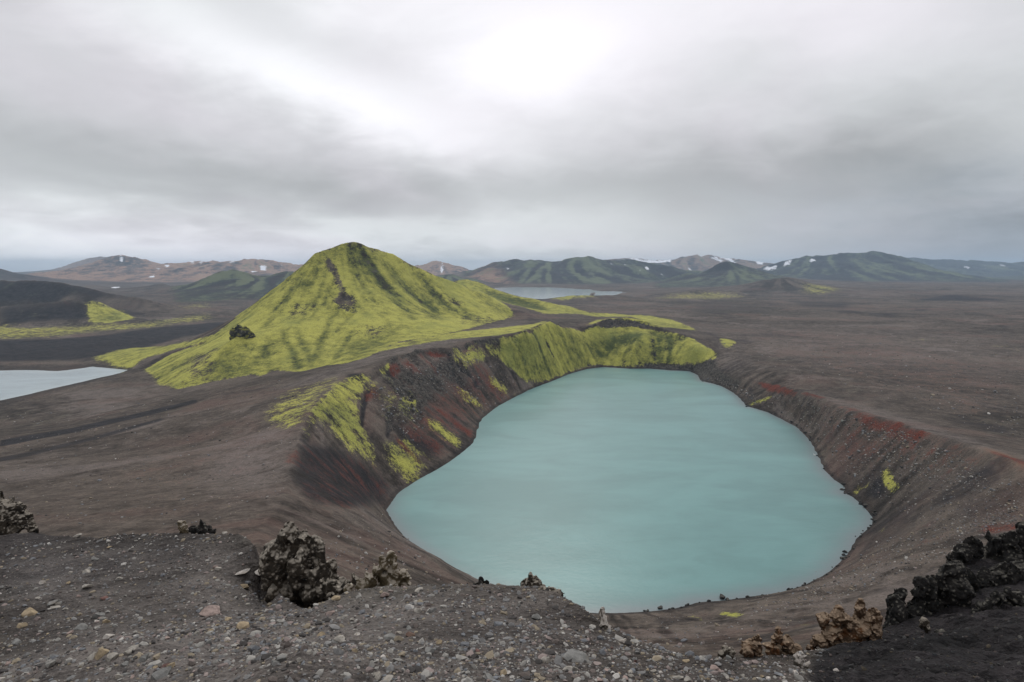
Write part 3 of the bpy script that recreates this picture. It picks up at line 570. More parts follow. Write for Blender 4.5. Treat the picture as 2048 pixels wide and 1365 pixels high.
def terrain_material():
    m, nt = mat('volcanic_terrain'); b = NB(nt)
    pos = b.n('ShaderNodeNewGeometry').outputs['Position']
    moss, red, dark, snow = b.attr('mask_a'); pale, rock, orange, tone = b.attr('mask_b'); stk, gul, green, nearm = b.attr('mask_c')
    def C(n, k=3.0): return b.mul(b.m('SUBTRACT', n, .5), k)          # noise about zero, roughly -.5 to .5
    nbig = b.noise(pos, .011, 6, .62); nmid = b.noise(pos, .13, 6, .68); nm2 = b.noise(pos, .55, 5, .7); nfin = b.noise(pos, 1.9, 5, .7); ngr = b.noise(pos, 21, 5, .7)
    nmap = b.noise(b.scale3(pos, (.0040, .0055, .02)), 1.0, 8, .68, .8); nmap2 = b.noise(b.scale3(pos, (.013, .017, .05)), 1.0, 7, .7, .4)
    cb, cm, c2, cf, cs, cg = C(nbig), C(nmid), C(nm2), C(nfin), b.mul(b.m('SUBTRACT', stk, .5), 1.0), b.mul(b.m('SUBTRACT', gul, .5), 1.0)
    cmap, cmap2 = C(nmap), C(nmap2)
    cn = C(b.noise(pos, .036, 6, .68)); cn2 = C(b.noise(b.scale3(pos, (.0065, .0085, .03)), 1.0, 6, .65, 1.2))
    f = b.add(.5, b.mul(cmap, .55), b.mul(cmap2, .35), b.mul(cs, 1.0), b.mul(cm, .40), b.mul(cg, .35), b.mul(c2, .25))
    base = b.mix(b.ss(f, .02, 1.0), (.031,.0245,.0205), (.138,.112,.094))
    base = b.mix(b.mul(b.ss(b.add(cmap2, b.mul(cb, .7)), .0, .7), .6), base, (.125,.076,.064))
    base = b.mix(b.mul(b.ss(b.add(b.mul(cmap, -.8), b.mul(cm, .6)), .1, .6), .5), base, (.115,.105,.078))
    base = b.mix(b.mul(b.ss(b.add(cn2, b.mul(cm, .3)), .16, .50), .5), base, (.180,.150,.138))
    base = b.mix(b.mul(b.ss(b.add(cn2, b.mul(cn, .5)), -.18, -.60), .75), base, (.026,.0225,.0245))
    base = b.mix(b.mul(pale, b.ss(b.add(.5, b.mul(cm, .5), b.mul(c2, .3)), .0, .9)), base, (.178,.150,.140))
    sp = b.add(.5, b.mul(C(ngr), .35), b.mul(cf, .4), b.mul(c2, .2))
    base = b.mix(1.0, base, b.mix(b.ss(sp, .0, 1.0), (.55,.55,.55), (1.5,1.5,1.47)), 'MULTIPLY')
    base = b.mix(1.0, base, b.mix(nearm, (1,1,1), (1.0,1.07,1.13)), 'MULTIPLY')
    dkf = b.add(dark, b.mul(cmap2, .35), b.mul(cm, .25))
    base = b.mix(b.mul(b.ss(dkf, .15, .75), b.ss(dark, .0, .25)), base, b.mix(b.ss(b.add(.5, b.mul(cm,.6), b.mul(cf,.4)), .1, 1.0), (.012,.0115,.012), (.046,.040,.042)))
    cv = b.vor(pos, 17.0); peb = b.mul(b.m('LESS_THAN', cv, .17), nearm)
    base = b.mix(b.mul(b.mul(peb, b.ss(nfin, .45, .6)), b.m('SUBTRACT', 1.0, b.mul(dark, .8), clamp=True)), base, (.24,.22,.195))
    # orange rhyolite, green scrub far off; ridge light-dark and haze blue painted in
    base = b.mix(b.mul(orange, b.ss(b.add(.5, b.mul(cb, .5), b.mul(cn, .6), b.mul(cg, 1.0), b.mul(cm, .3)), .1, .85)), base, (.40,.235,.155))
    gsc = b.add(green, b.mul(cg, 1.5), b.mul(cb, .65), b.mul(cn, .6), b.mul(cm, .3), -.04)
    base = b.mix(b.mul(b.ss(gsc, .35, 1.1), b.ss(green, .02, .2)), base, b.mix(b.ss(b.add(.45, b.mul(cm, .5), b.mul(cn, .6), b.mul(cg, 2.0)), .05, .95), (.019,.028,.029), (.112,.128,.072)))
    # red scoria
    rf = b.add(red, b.mul(cm, .45), b.mul(c2, .35), b.mul(cs, .7))
    base = b.mix(b.mul(b.ss(rf, .30, 1.0), b.ss(red, .03, .3)), base, b.mix(b.ss(b.add(.5, cf), .1, .9), (.060,.018,.014), (.185,.052,.033)))
    # bare rock
    rkf = b.add(rock, b.mul(cm, .6), b.mul(c2, .4))
    rc = b.mix(b.ss(b.add(.5, b.mul(c2, .7), b.mul(cf, .5)), .15, .95), (.016,.014,.013), (.125,.112,.096))
    base = b.mix(b.mul(b.ss(rkf, .25, .7), b.ss(rock, .05, .3)), base, rc)
    # moss
    mf = b.add(moss, b.mul(cm, .50), b.mul(c2, .42), b.mul(cf, .25), b.mul(b.mul(cs, .75), b.ss(moss, .35, .85)), b.mul(cg, .25), b.mul(cb, .15))
    mfac = b.mul(b.ss(mf, .34, .72), b.ss(moss, .03, .3))
    t = b.add(.69, b.mul(cg, .55), b.mul(cs, .60), b.mul(cb, .34), b.mul(cm, .50), b.mul(c2, .30), b.mul(tone, -.72))
    mc = b.mix(b.ss(t, .05, 1.05), (.058,.074,.024), (.455,.435,.100))
    mc = b.mix(b.mul(b.ss(b.add(C(b.noise(pos, .022, 5, .65)), b.mul(c2, .3)), 0, .6), .5), mc, (.17,.20,.062))
    mc = b.mix(1.0, mc, b.mix(b.ss(b.add(.5, b.mul(cf, .7)), 0.0, 1.0), (.62,.62,.62), (1.32,1.32,1.32)), 'MULTIPLY')
    base = b.mix(mfac, base, mc)
    base = b.mix(b.mul(b.ss(snow, .08, .2), b.ss(b.add(snow, b.mul(cn, .38), b.mul(cm, .25), b.mul(cg, .4)), .40, .56)), base, (.78,.80,.85))
    zsep = b.n('ShaderNodeSeparateXYZ'); b.put(zsep.inputs[0], pos)
    base = b.mix(b.mul(b.ss(b.add(zsep.outputs[2], b.mul(c2, .7)), 1.7, .5), .6), base, b.mix(c2, (.022,.019,.018), (.05,.044,.04)))
    h = b.add(b.mul(nfin, .5), b.mul(nm2, 1.2), b.mul(nmid, 2.5))
    nrm = b.bump(h, .7, 1.1)
    nrm = b.bump(b.add(ngr, b.mul(cv, -.4)), .6, .02, nrm)
    b.out(base, .96, .12, nrm); return m
M_TERRAIN = terrain_material()

# ------------------------------------------------------------------ build terrain objects
def tag(o, label=None, cat=None, group=None, kind=None):
    for k, v in (('label', label), ('category', cat), ('group', group), ('kind', kind)):
        if v: o[k] = v
    return o
# region 0 = ground; one per feature; hill
REG = np.zeros((NR, NC), np.int16)
names = [('ground', 'dark volcanic gravel ground around the crater with mossy slopes', 'ground')]
def region_grid(pts, r0, r1, idx):
    tmp = np.zeros((NR, NC)); poly(tmp, pts, r0, r1, 1.0, 0, 'set'); REG[tmp > 0] = idx
azg = AZ[None,:]; 
for nm, cr, df, db, zb in FEAT:
    names.append((nm, None, 'hill')); idx = len(names)-1
    ca = np.array([math.atan2(ray(p[0], 560)[0], ray(p[0], 560)[1]) for p in cr]); cd = np.array([p[2] for p in cr]); mid = cr[len(cr)//2][2]
    yy = Y
    dl = np.interp(AZ, ca, cd-mid)[None,:]
    inside = (azg >= ca[0])&(azg <= ca[-1])&(yy >= df+dl)&(yy <= db+dl)
    REG[inside] = idx
HILL = [(293,742),(315,770),(350,779),(400,769),(450,758),(520,753),(550,742),(600,743),(650,731),(700,728),(760,700),(860,678),(960,655),(1025,634),(1030,619),(930,572),(830,532),(705,478),(635,500),(530,588),(410,688)]
names.append(('hill', None, 'hill')); region_grid(HILL, 400, 790, len(names)-1); HILL_IDX = len(names)-1
RIDGE2 = [(880,572),(920,556),(940,556),(1000,580),(1060,595),(1130,617),(1180,629),(1190,638),(1120,632),(1060,618),(980,600)]
names.append(('hill', None, 'hill')); region_grid(RIDGE2, 780, 1020, len(names)-1)
LBL = {}
P = np.stack([X, Y, H], -1).reshape(-1, 3).astype(np.float32)
CA = np.stack([L['moss'], L['red'], L['dark'], L['snow']], -1).reshape(-1, 4).astype(np.float32)
CB = np.stack([L['pale'], L['rock'], L['orange'], L['tone']], -1).reshape(-1, 4).astype(np.float32)
CC = np.stack([streak, gully, L['green'], 1-smooth(Rg, 12, 30)], -1).reshape(-1, 4).astype(np.float32)
ii, jj = np.meshgrid(np.arange(NR-1), np.arange(NC-1), indexing='ij')
quads = np.stack([ii*NC+jj, ii*NC+jj+1, (ii+1)*NC+jj+1, (ii+1)*NC+jj], -1).reshape(-1, 4)
qreg = REG[:-1,:-1].reshape(-1)
def mesh_from(name, V, Q, mats, attrs=None, smooth_=True):
    me = bpy.data.meshes.new(name); n = Q.shape[1]
    me.vertices.add(len(V)); me.vertices.foreach_set('co', np.ascontiguousarray(V, np.float32).ravel())
    me.loops.add(Q.size); me.loops.foreach_set('vertex_index', np.ascontiguousarray(Q, np.int32).ravel())
    me.polygons.add(len(Q)); me.polygons.foreach_set('loop_start', np.arange(0, Q.size, n, dtype=np.int32))
    me.polygons.foreach_set('use_smooth', np.full(len(Q), smooth_))
    for k, v in (attrs or {}).items():
        a = me.attributes.new(k, 'FLOAT_COLOR', 'POINT'); a.data.foreach_set('color', np.ascontiguousarray(v, np.float32).ravel())
    for m in mats: me.materials.append(m)
    me.update(calc_edges=True); return me
def link(name, me, parent=None):
    o = bpy.data.objects.new(name, me); COL.objects.link(o)
    if parent is not None: o.parent = parent
    return o
TERR = {}
for idx, (nm, lb, cat) in enumerate(names):
    q = quads[qreg == idx]
    if len(q) == 0: continue
    use, inv = np.unique(q, return_inverse=True); q2 = inv.reshape(q.shape)
    me = mesh_from(nm, P[use], q2, [M_TERRAIN], {'mask_a': CA[use], 'mask_b': CB[use], 'mask_c': CC[use]})
    o = link(nm, me); tag(o, LBL.get(idx, lb), cat, None, 'structure'); TERR[idx] = o
log('terrain meshes')
def height(x, y):
    az = np.arctan2(x, y); lr = np.log(np.hypot(x, y))
    return bil(H, np.interp(lr, LR, np.arange(NR)), (az-AZ[0])/dth)
def hit(px, py, r0=1.7, r1=13000):
    """where the sight line of a pixel meets the ground"""
    r = ray(px, py); j = int(np.clip(round((math.atan2(r[0], r[1])-AZ[0])/dth), 0, NC-1)); t = r[2]/math.hypot(r[0], r[1])
    i0, i1 = np.searchsorted(RR, r0), min(np.searchsorted(RR, r1), NR-1)
    col = (H[i0:i1, j]-90)/RR[i0:i1]; k = np.nonzero(col >= t)[0]
    i = i0+(k[0] if len(k) else int(np.argmax(col)))
    return np.array([X[i,j], Y[i,j], H[i,j]])

# ------------------------------------------------------------------ water
def water_material(name, deep, shallow, rough, wave):
    m, nt = mat(name); b = NB(nt)
    pos = b.n('ShaderNodeNewGeometry').outputs['Position']; sh, _, _, _ = b.attr('shallow')
    n1 = b.noise(b.scale3(pos, (.010, .022, 1)), 1.0, 5, .55, 1.6); n2 = b.noise(b.scale3(pos, (.05, .10, 1)), 1.0, 5, .62, .8)
    c = b.mix(b.ss(b.add(b.mul(n1,.7), b.mul(n2,.3)), .34, .66), tuple(v*.82 for v in deep), tuple(min(1, v*1.06) for v in deep))
    c = b.mix(b.ss(b.add(sh, b.mul(b.m('SUBTRACT', n2, .5), .5)), .1, 1.0), c, shallow)
    w = b.add(b.mul(b.noise(b.scale3(pos, (.5, 1.3, 1)), 1.0, 4, .6, .4), 1.0), b.mul(b.noise(b.scale3(pos, (.06, .14, 1)), 1.0, 3, .6, .5), 1.2))
    nrm = b.bump(w, wave, .25)
    b.out(c, rough, .13, nrm); return m
def sdist(Px, poly_):
    d = np.full(len(Px), 1e9); A = poly_; B = np.roll(poly_, -1, 0)
    for a, c in zip(A[:,:2], B[:,:2]):
        v = c-a; t = np.clip(((Px-a)@v)/max(v@v, 1e-9), 0, 1); d = np.minimum(d, np.hypot(*(Px-a-t[:,None]*v).T))
    return d
def in_poly(Px, poly_):
    c = np.zeros(len(Px), bool); A = poly_; B = np.roll(poly_, -1, 0)
    for a, b_ in zip(A, B):
        with np.errstate(divide='ignore', invalid='ignore'):
            hit_ = ((a[1] > Px[:,1]) != (b_[1] > Px[:,1])) & (Px[:,0] < (b_[0]-a[0])*(Px[:,1]-a[1])/(b_[1]-a[1])+a[0])
        c ^= hit_
    return c
def water_sheet(name, poly_, z, step, mtl, label, margin, shallow_w, wfun=None):
    lo = poly_[:,:2].min(0)-margin; hi = poly_[:,:2].max(0)+margin
    gx = np.arange(lo[0], hi[0]+step, step); gy = np.arange(lo[1], hi[1]+step, step)
    GX, GY = np.meshgrid(gx, gy); pts = np.stack([GX.ravel(), GY.ravel()], 1)
    d = sdist(pts, poly_); ins = in_poly(pts, poly_[:,:2]); keep = ins | (d < margin)
    nx = len(gx); a, b_ = np.meshgrid(np.arange(len(gy)-1), np.arange(nx-1), indexing='ij')
    q = np.stack([a*nx+b_, a*nx+b_+1, (a+1)*nx+b_+1, (a+1)*nx+b_], -1).reshape(-1, 4)
    q = q[keep[q].all(1)]; use, inv = np.unique(q, return_inverse=True)
    V = np.column_stack([pts[use], np.full(len(use), z)])
    sh = np.where(ins, np.exp(-d/shallow_w), 1.0)
    if wfun is not None: sh = sh*wfun(pts)
    sh = sh[use]
    me = mesh_from(name, V, inv.reshape(q.shape), [mtl], {'shallow': np.stack([sh]*4, 1)}, True)
    return tag(link(name, me), label, 'lake', None, 'structure')
M_LAKE = water_material('milky_turquoise_water', (.134,.268,.260), (.158,.192,.200), .30, .20)
M_GREY = water_material('pale_grey_water', (.30,.36,.38), (.34,.39,.40), .12, .12)
def shw(p): return 0.35+0.65*np.maximum(smooth(p[:,0], 40, 110), 1-smooth(p[:,1], 215, 300))
water_sheet('water', shore[:, :3], 0.0, 1.6, M_LAKE, 'opaque turquoise lake filling the crater', 2.5, 7.0, shw)
water_sheet('water', leftlake[:-1], 0.0, 5.0, M_GREY, 'pale grey lake cut by the left edge of the photo', 6.0, 12.0)
water_sheet('water', farlake[:-1], 20.5, 25.0, M_GREY, 'distant pale blue lake below the dark mountain', 40.0, 20.0)

# ------------------------------------------------------------------ rock materials
def rock_material(name, dark, mid, crust, crust_amt, sc, moss=0.0, accent=None):
    m, nt = mat(name); b = NB(nt)
    pos = b.n('ShaderNodeNewGeometry'); N = b.n('ShaderNodeSeparateXYZ'); b.put(N.inputs[0], pos.outputs['Normal']); pos = pos.outputs['Position']
    n1 = b.noise(pos, 2.2*sc, 5, .65); n2 = b.noise(pos, 9*sc, 5, .7); n3 = b.noise(pos, 34*sc, 4, .7)
    v = b.vor(pos, 14*sc); v2 = b.vor(pos, 60*sc)
    c = b.mix(b.ss(b.add(b.mul(n1,.5), b.mul(n2,.5)), .36, .66), dark, mid)
    if accent: c = b.mix(b.mul(b.ss(b.noise(pos, 3.4*sc, 4, .6), .5, .66), .8), c, accent)
    up = b.m('MULTIPLY', b.m('ADD', N.outputs[2], .55), .65, clamp=True)
    k = b.add(b.mul(n2, .45), b.mul(n1, .6), b.mul(up, .85))
    c = b.mix(b.mul(b.ss(k, 1.30-crust_amt, 1.62-crust_amt), .8), c, crust)
    fl = b.mul(b.ss(b.add(v, b.mul(n3, .25)), .46, .30), b.ss(b.add(n1, b.mul(n2, .3), b.mul(up,.3)), .55, .85))
    c = b.mix(b.mul(fl, .6), c, tuple(min(.55, q*1.75) for q in crust))
    if moss: c = b.mix(b.mul(b.ss(b.add(n1, b.mul(up, .6)), 1.0-moss, 1.2-moss), .9), c, (.17,.165,.025))
    c = b.mix(1.0, c, b.mix(n3, (.75,.75,.75), (1.25,1.25,1.25)), 'MULTIPLY')
    nrm = b.bump(b.add(b.mul(n3, .5), b.mul(v, -.4), b.mul(n2, .8), b.mul(v2, -.3)), .5, .02/sc)
    b.out(c, .95, .15, nrm); return m
M_LAVA = rock_material('crusted_lava', (.018,.0155,.013), (.082,.067,.050), (.265,.235,.195), .34, 1.0)
M_LAVA_DARK = rock_material('black_lava', (.010,.010,.0095), (.034,.031,.029), (.105,.098,.082), .10, .8)
M_LAVA_TAN = rock_material('tan_lava', (.075,.058,.034), (.17,.135,.085), (.33,.29,.24), .42, 1.1)
M_LAVA_ORANGE = rock_material('rusty_lava', (.045,.029,.020), (.120,.076,.046), (.25,.185,.13),   .32, 1.0, 0, (.185,.078,.030))
M_LAVA_PALE = rock_material('pale_lava', (.06,.052,.042), (.20,.175,.14), (.42,.38,.34), .50, 1.2)
M_CRAG = rock_material('mossy_crag', (.026,.024,.021), (.095,.088,.072), (.19,.18,.15), .22, .03, .22)
def stone_material():
    m, nt = mat('weathered_stone'); b = NB(nt)
    g = b.n('ShaderNodeNewGeometry'); pos = g.outputs['Position']
    oc = b.n('ShaderNodeObjectInfo').outputs['Color']
    n1 = b.noise(pos, 14, 5, .65); n2 = b.noise(pos, 70, 4, .7); n0 = b.noise(pos, 5, 3, .5)
    c = b.mix(1.0, oc, b.mix(b.ss(n1, .3, .7), (.55,.54,.52), (1.25,1.22,1.18)), 'MULTIPLY')
    c = b.mix(b.mul(b.ss(n0, .55, .7), .45), c, (.16,.125,.085))
    c = b.mix(1.0, c, b.mix(n2, (.6,.6,.6), (1.35,1.35,1.35)), 'MULTIPLY')
    b.out(c, .92, .2, b.bump(b.add(n1, b.mul(n2, .5)), .6, .012)); return m
M_STONE = stone_material()
def gravel_material():
    m, nt = mat('loose_gravel'); b = NB(nt)
    pos = b.n('ShaderNodeNewGeometry').outputs['Position']; d = b.n('ShaderNodeAttribute', attribute_name='tint')
    n2 = b.noise(pos, 90, 3, .7); n1 = b.noise(pos, 18, 3, .6)
    c = b.mix(1.0, d.outputs['Color'], b.mix(b.add(b.mul(n2,.6), b.mul(n1,.4)), (.55,.55,.55), (1.4,1.4,1.4)), 'MULTIPLY')
    b.out(c, .93, .15); return m
M_GRAVEL = gravel_material()

# ------------------------------------------------------------------ lava outcrops
def blob_mesh(name, blobs, voxel, amps, freq, mtl, seed, origin, chunky=False):
    bm = bmesh.new()
    gg = np.random.default_rng(seed*13+1); parts_ = []
    for c, r in blobs:
        c = np.asarray(c, float); parts_.append((c, r))
        if chunky:
            for _ in range(2 if chunky != 'big' else 1):
                v = gg.normal(size=3); v /= np.linalg.norm(v); parts_.append((c+v*r*.75*np.array([1,1,.8]), r*gg.uniform(.5,.8)))
    for c, r in parts_:
        g = bmesh.ops.create_icosphere(bm, subdivisions=4 if chunky else 3, radius=1.0)
        p = np.array([v.co[:] for v in g['verts']])
        if chunky:
            for _ in range(11):
                n = gg.normal(size=3); n /= np.linalg.norm(n); h = gg.uniform(.34, .80); d = p@n
                p = p-np.where(d > h, d-h, 0)[:,None]*n
            p *= np.array([gg.uniform(.8,1.15), gg.uniform(.8,1.15), gg.uniform(1.05,1.7)*(.72 if 21 <= seed <= 23 else 1)])*1.1*(1.12 if 21 <= seed <= 23 else 1)
        p = p*r+np.asarray(c)-origin
        for v, q in zip(g['verts'], p): v.co = q
    me0 = bpy.data.meshes.new(name+'_src'); bm.to_mesh(me0); bm.free()
    o = bpy.data.objects.new(name+'_src', me0); COL.objects.link(o)
    md = o.modifiers.new('r', 'REMESH'); md.mode = 'VOXEL'; md.voxel_size = voxel
    dg = bpy.context.evaluated_depsgraph_get(); me = bpy.data.meshes.new_from_object(o.evaluated_get(dg))
    bpy.data.objects.remove(o); bpy.data.meshes.remove(me0)
    n = len(me.vertices); co = np.empty(n*3, np.float32)
    for k, (a, f, kind) in enumerate(amps):
        me.vertices.foreach_get('co', co); p = co.reshape(-1,3).astype(float)
        nn = np.empty(n*3, np.float32); me.vertex_normals.foreach_get('vector', nn); nn = nn.reshape(-1,3)
        q = p*f*freq+seed*3.7
        d = fbm3(q, 4, seed+k, .55) if kind == 'f' else (np.minimum(worley3(q, seed+k), .9)-.5 if kind == 'w' else (-np.clip(1-np.abs(fbm3(q, 3, seed+k))*5, 0, 1) if kind == 'c' else .5-worley3(q, seed+k)))
        p = p+nn*(a*d)[:,None]
        me.vertices.foreach_set('co', p.astype(np.float32).ravel()); me.update()
    me.polygons.foreach_set('use_smooth', np.ones(len(me.polygons), bool))
    me.name = name; me.materials.clear(); me.materials.append(mtl); return me
def outcrop(name, label, cat, blobs_px, d, mtl, group=None, vox=None, rough=1.0, seed=1):
    B = []; g = np.random.default_rng(seed)
    for px_, py_, rp in blobs_px:
        dd = d+g.uniform(-.35, .35)*rp*d/F; c = D(px_, py_, dd); B.append((c, rp*d/F))
    ext = max(max(c[k]+r for c, r in B)-min(c[k]-r for c, r in B) for k in (0, 2))
    med = float(np.median([r for c, r in B])); bx = np.mean([c for c, r in B], 0)
    base = np.array([bx[0], bx[1], min(c[2]-r for c, r in B)])
    me = blob_mesh(name, B, vox or max(ext/75, d*.0011), [(med*.16*rough, 1.0/med*.6, 'f'), (med*.13*rough, 1.0/med*.7, 'c'), (med*.10*rough, 1.0/med*1.6, 'f'), (med*.06*rough, 1.0/med*2.4, 'c'), (med*.055*rough, 1.0/med*4.5, 'w')], 1.0, mtl, seed, base, 'big' if seed == 11 else seed != 30)
    o = link(name, me); o.location = base
    return tag(o, label, cat, group)
OUT = 'rough lava outcrops on the rim slope'
outcrop('lava_outcrop', 'tall jagged dark lava outcrop crusted with pale pebbles, largest on the left gravel slope', 'rock outcrop', [(578,1070,26),(566,1090,24),(602,1092,30),(560,1120,44),(626,1122,38),(590,1150,52),(640,1160,42),(545,1155,36),(612,1195,48),(580,1195,40),(655,1190,34)], 8.3, M_LAVA, OUT, seed=11, vox=.012)
outcrop('lava_outcrop', 'slim knobbly lava block with a yellow mossy tip beside the tall jagged outcrop', 'rock outcrop', [(664,1132,11),(668,1152,13),(660,1175,17),(672,1190,18)], 7.6, M_LAVA, OUT, seed=12, vox=.009)
outcrop('lava_outcrop', 'tan pointed lava pinnacle half buried in gravel on the crest, before the brown beach', 'rock outcrop', [(781,1119,12),(768,1130,13),(756,1144,14),(788,1140,15),(740,1158,14),(775,1158,26),(806,1160,15),(815,1176,13),(722,1170,13),(700,1180,11),(790,1182,24),(748,1180,22)], 6.75, M_LAVA_TAN, OUT, seed=13, vox=.009)
outcrop('lava_outcrop', 'low dark lava slab leaning between the jagged outcrop and the tan pinnacle', 'rock outcrop', [(690,1172,13),(712,1160,11),(676,1186,12),(660,1202,10)], 6.95, M_LAVA, OUT, seed=14, vox=.009)
outcrop('lava_outcrop', 'dark triangular peak of lava on the gravel crest in front of the turquoise water', 'rock outcrop', [(1063,1158,9),(1054,1168,12),(1076,1168,12),(1070,1174,13),(1044,1182,11),(1088,1183,14),(1104,1180,9),(1112,1192,13),(1064,1188,18),(1028,1190,9),(1125,1204,10)], 6.35, M_LAVA, OUT, seed=15, vox=.007)
outcrop('lava_outcrop', 'small dark lava lump on the crest between tan pinnacle and triangular peak', 'rock outcrop', [(962,1166,8),(950,1173,9),(974,1174,9),(985,1180,7),(938,1177,7)], 6.5, M_LAVA_DARK, OUT, seed=16, vox=.006)
outcrop('lava_outcrop', 'pale crusted lava stump standing where the gravel crest drops to the right', 'rock outcrop', [(1207,1236,13),(1210,1250,14),(1213,1266,13),(1218,1282,13)], 5.3, M_LAVA_PALE, OUT, seed=17, vox=.006)
outcrop('lava_outcrop', 'rounded pale and brown lava knob just below the pale stump', 'rock outcrop', [(1246,1288,11),(1254,1300,13),(1240,1303,12),(1232,1312,12)], 4.9, M_LAVA_PALE, OUT, seed=18, vox=.005)
outcrop('lava_outcrop', 'small black lava lump with a white crust on the right end of the gravel crest', 'rock outcrop', [(1452,1300,11),(1443,1308,10),(1464,1306,9)], 4.65, M_LAVA, OUT, seed=19, vox=.005)
outcrop('lava_outcrop', 'short lava pillar with white top and yellowish side at the bottom edge', 'rock outcrop', [(1600,1324,14),(1612,1332,12),(1606,1348,14),(1604,1366,15),(1612,1384,17)], 4.05, M_LAVA_PALE, OUT, seed=20, vox=.004)
outcrop('lava_outcrop', 'small rusty lava spike leaning right, leftmost of the rusty lava', 'rock outcrop', [(1514,1272,6),(1511,1283,10),(1503,1292,13),(1493,1304,14),(1514,1302,13)], 9.3, M_LAVA_ORANGE, OUT, seed=21, vox=.009)
outcrop('lava_outcrop', 'rusty cone of lava between the small spike and the broad rusty cluster', 'rock outcrop', [(1557,1258,6),(1556,1268,10),(1556,1280,15),(1544,1294,16),(1572,1292,17),(1590,1304,14),(1558,1306,20)], 9.5, M_LAVA_ORANGE, OUT, seed=22, vox=.009)
outcrop('lava_outcrop', 'broad cluster of knobbly rusty orange lava beside the black lava ridge', 'rock outcrop', [(1646,1240,15),(1672,1228,17),(1690,1240,18),(1722,1224,16),(1730,1238,22),(1738,1250,24),(1725,1262,26),(1700,1262,26),(1710,1254,22),(1660,1262,22),(1692,1276,26),(1738,1270,20),(1640,1284,16),(1664,1296,18),(1720,1298,20),(1755,1292,16),(1622,1300,12)], 11.2, M_LAVA_ORANGE, OUT, seed=23, vox=.012)
outcrop('lava_outcrop', 'black knobbly lava mass right of the rusty cluster', 'rock outcrop', [(1800,1200,22),(1790,1228,26),(1822,1226,28),(1852,1190,26),(1842,1172,18),(1880,1176,26),(1870,1212,34),(1845,1232,36),(1890,1240,34),(1810,1245,30),(1895,1150,30),(1915,1175,36),(1860,1235,34),(1800,1260,26),(1835,1262,32),(1905,1196,34),(1775,1268,16)], 12.7, M_LAVA_DARK, OUT, seed=24, vox=.015)
outcrop('lava_outcrop', 'large black lava ridge topped with pale stones at the right edge', 'rock outcrop', [(1905,1122,18),(1925,1104,18),(1950,1092,20),(1985,1088,20),(2020,1080,22),(2055,1076,24),(1930,1140,32),(1975,1125,36),(2025,1120,40),(2080,1110,45),(1955,1175,40),(1925,1195,34),(1980,1200,36),(2010,1170,44),(2070,1170,46),(1910,1160,24)], 14.6, M_LAVA_DARK, OUT, seed=25, vox=.017)
outcrop('lava_outcrop', 'lumpy black lava apron between the large ridge and the low slab with grey top', 'rock outcrop', [(1905,1215,22),(1935,1180,26),(1968,1168,26),(2005,1160,28),(2045,1150,30),(2085,1150,34),(1925,1236,18),(1955,1205,24),(2000,1186,22),(2050,1180,24),(1880,1244,16)], 13.2, M_LAVA_DARK, OUT, seed=35, vox=.014)
outcrop('lava_outcrop', 'low rough lava slab with grey top on the black slope below the large ridge', 'rock outcrop', [(1995,1200,16),(2030,1196,18),(1972,1214,16),(2012,1222,22),(2050,1216,24),(1955,1232,14),(1985,1240,14)], 12.0, M_LAVA_DARK, OUT, seed=26, vox=.012)
outcrop('lava_outcrop', 'dark lava crag cut off by the left edge at the end of the gravel crest', 'rock outcrop', [(-6,1002,20),(14,1012,20),(34,1024,18),(46,1040,18),(62,1052,12),(74,1062,9),(-30,1020,30),(5,1042,30),(20,1062,26),(-20,1070,30)], 13.2, M_LAVA, OUT, seed=27, vox=.014)
outcrop('lava_outcrop', 'little yellowish lava horn on the skyline of the left gravel slope', 'rock outcrop', [(365,1045,7),(363,1052,9),(371,1055,9),(366,1062,10)], 10.8, M_LAVA_TAN, OUT, seed=28, vox=.008)
outcrop('lava_outcrop', 'low dark lava hump on the skyline just right of the yellowish horn', 'rock outcrop', [(404,1050,8),(396,1056,10),(412,1058,10),(424,1063,9),(386,1062,9),(405,1066,12)], 10.8, M_LAVA_DARK, OUT, seed=29, vox=.008)
outcrop('rock_crag', 'mossy rock knob jutting from the left flank of the green hill', 'rock outcrop', [(478,656,9),(470,664,10),(490,662,11),(482,672,12),(500,672,10),(468,677,8),(492,682,11),(478,684,9)], 524, M_CRAG, None, seed=30, vox=.5, rough=2.2)
for k, (lb, bl, v) in enumerate([('scattered lava chunk with brown side lying on the black slope', [(1880,1270,12),(1895,1276,10)], 10.3), ('grey lumpy lava chunk half sunk in the black slope, below the black knobbly mass', [(1800,1296,12),(1822,1300,14),(1846,1302,10)], 9.8),
                                ('pale topped lava chunk beside the foot of the black knobbly mass', [(1848,1250,12),(1852,1258,9)], 11.2), ('rough brown lava chunk between the rusty cluster and the black slope', [(1690,1308,14),(1712,1312,14),(1730,1318,10)], 9.6)]):
    outcrop('lava_chunk', lb, 'rock', bl, v, [M_LAVA_DARK, M_LAVA_DARK, M_LAVA, M_LAVA][k], 'loose lava chunks on the black slope', seed=40+k, vox=.009)
log('outcrops')

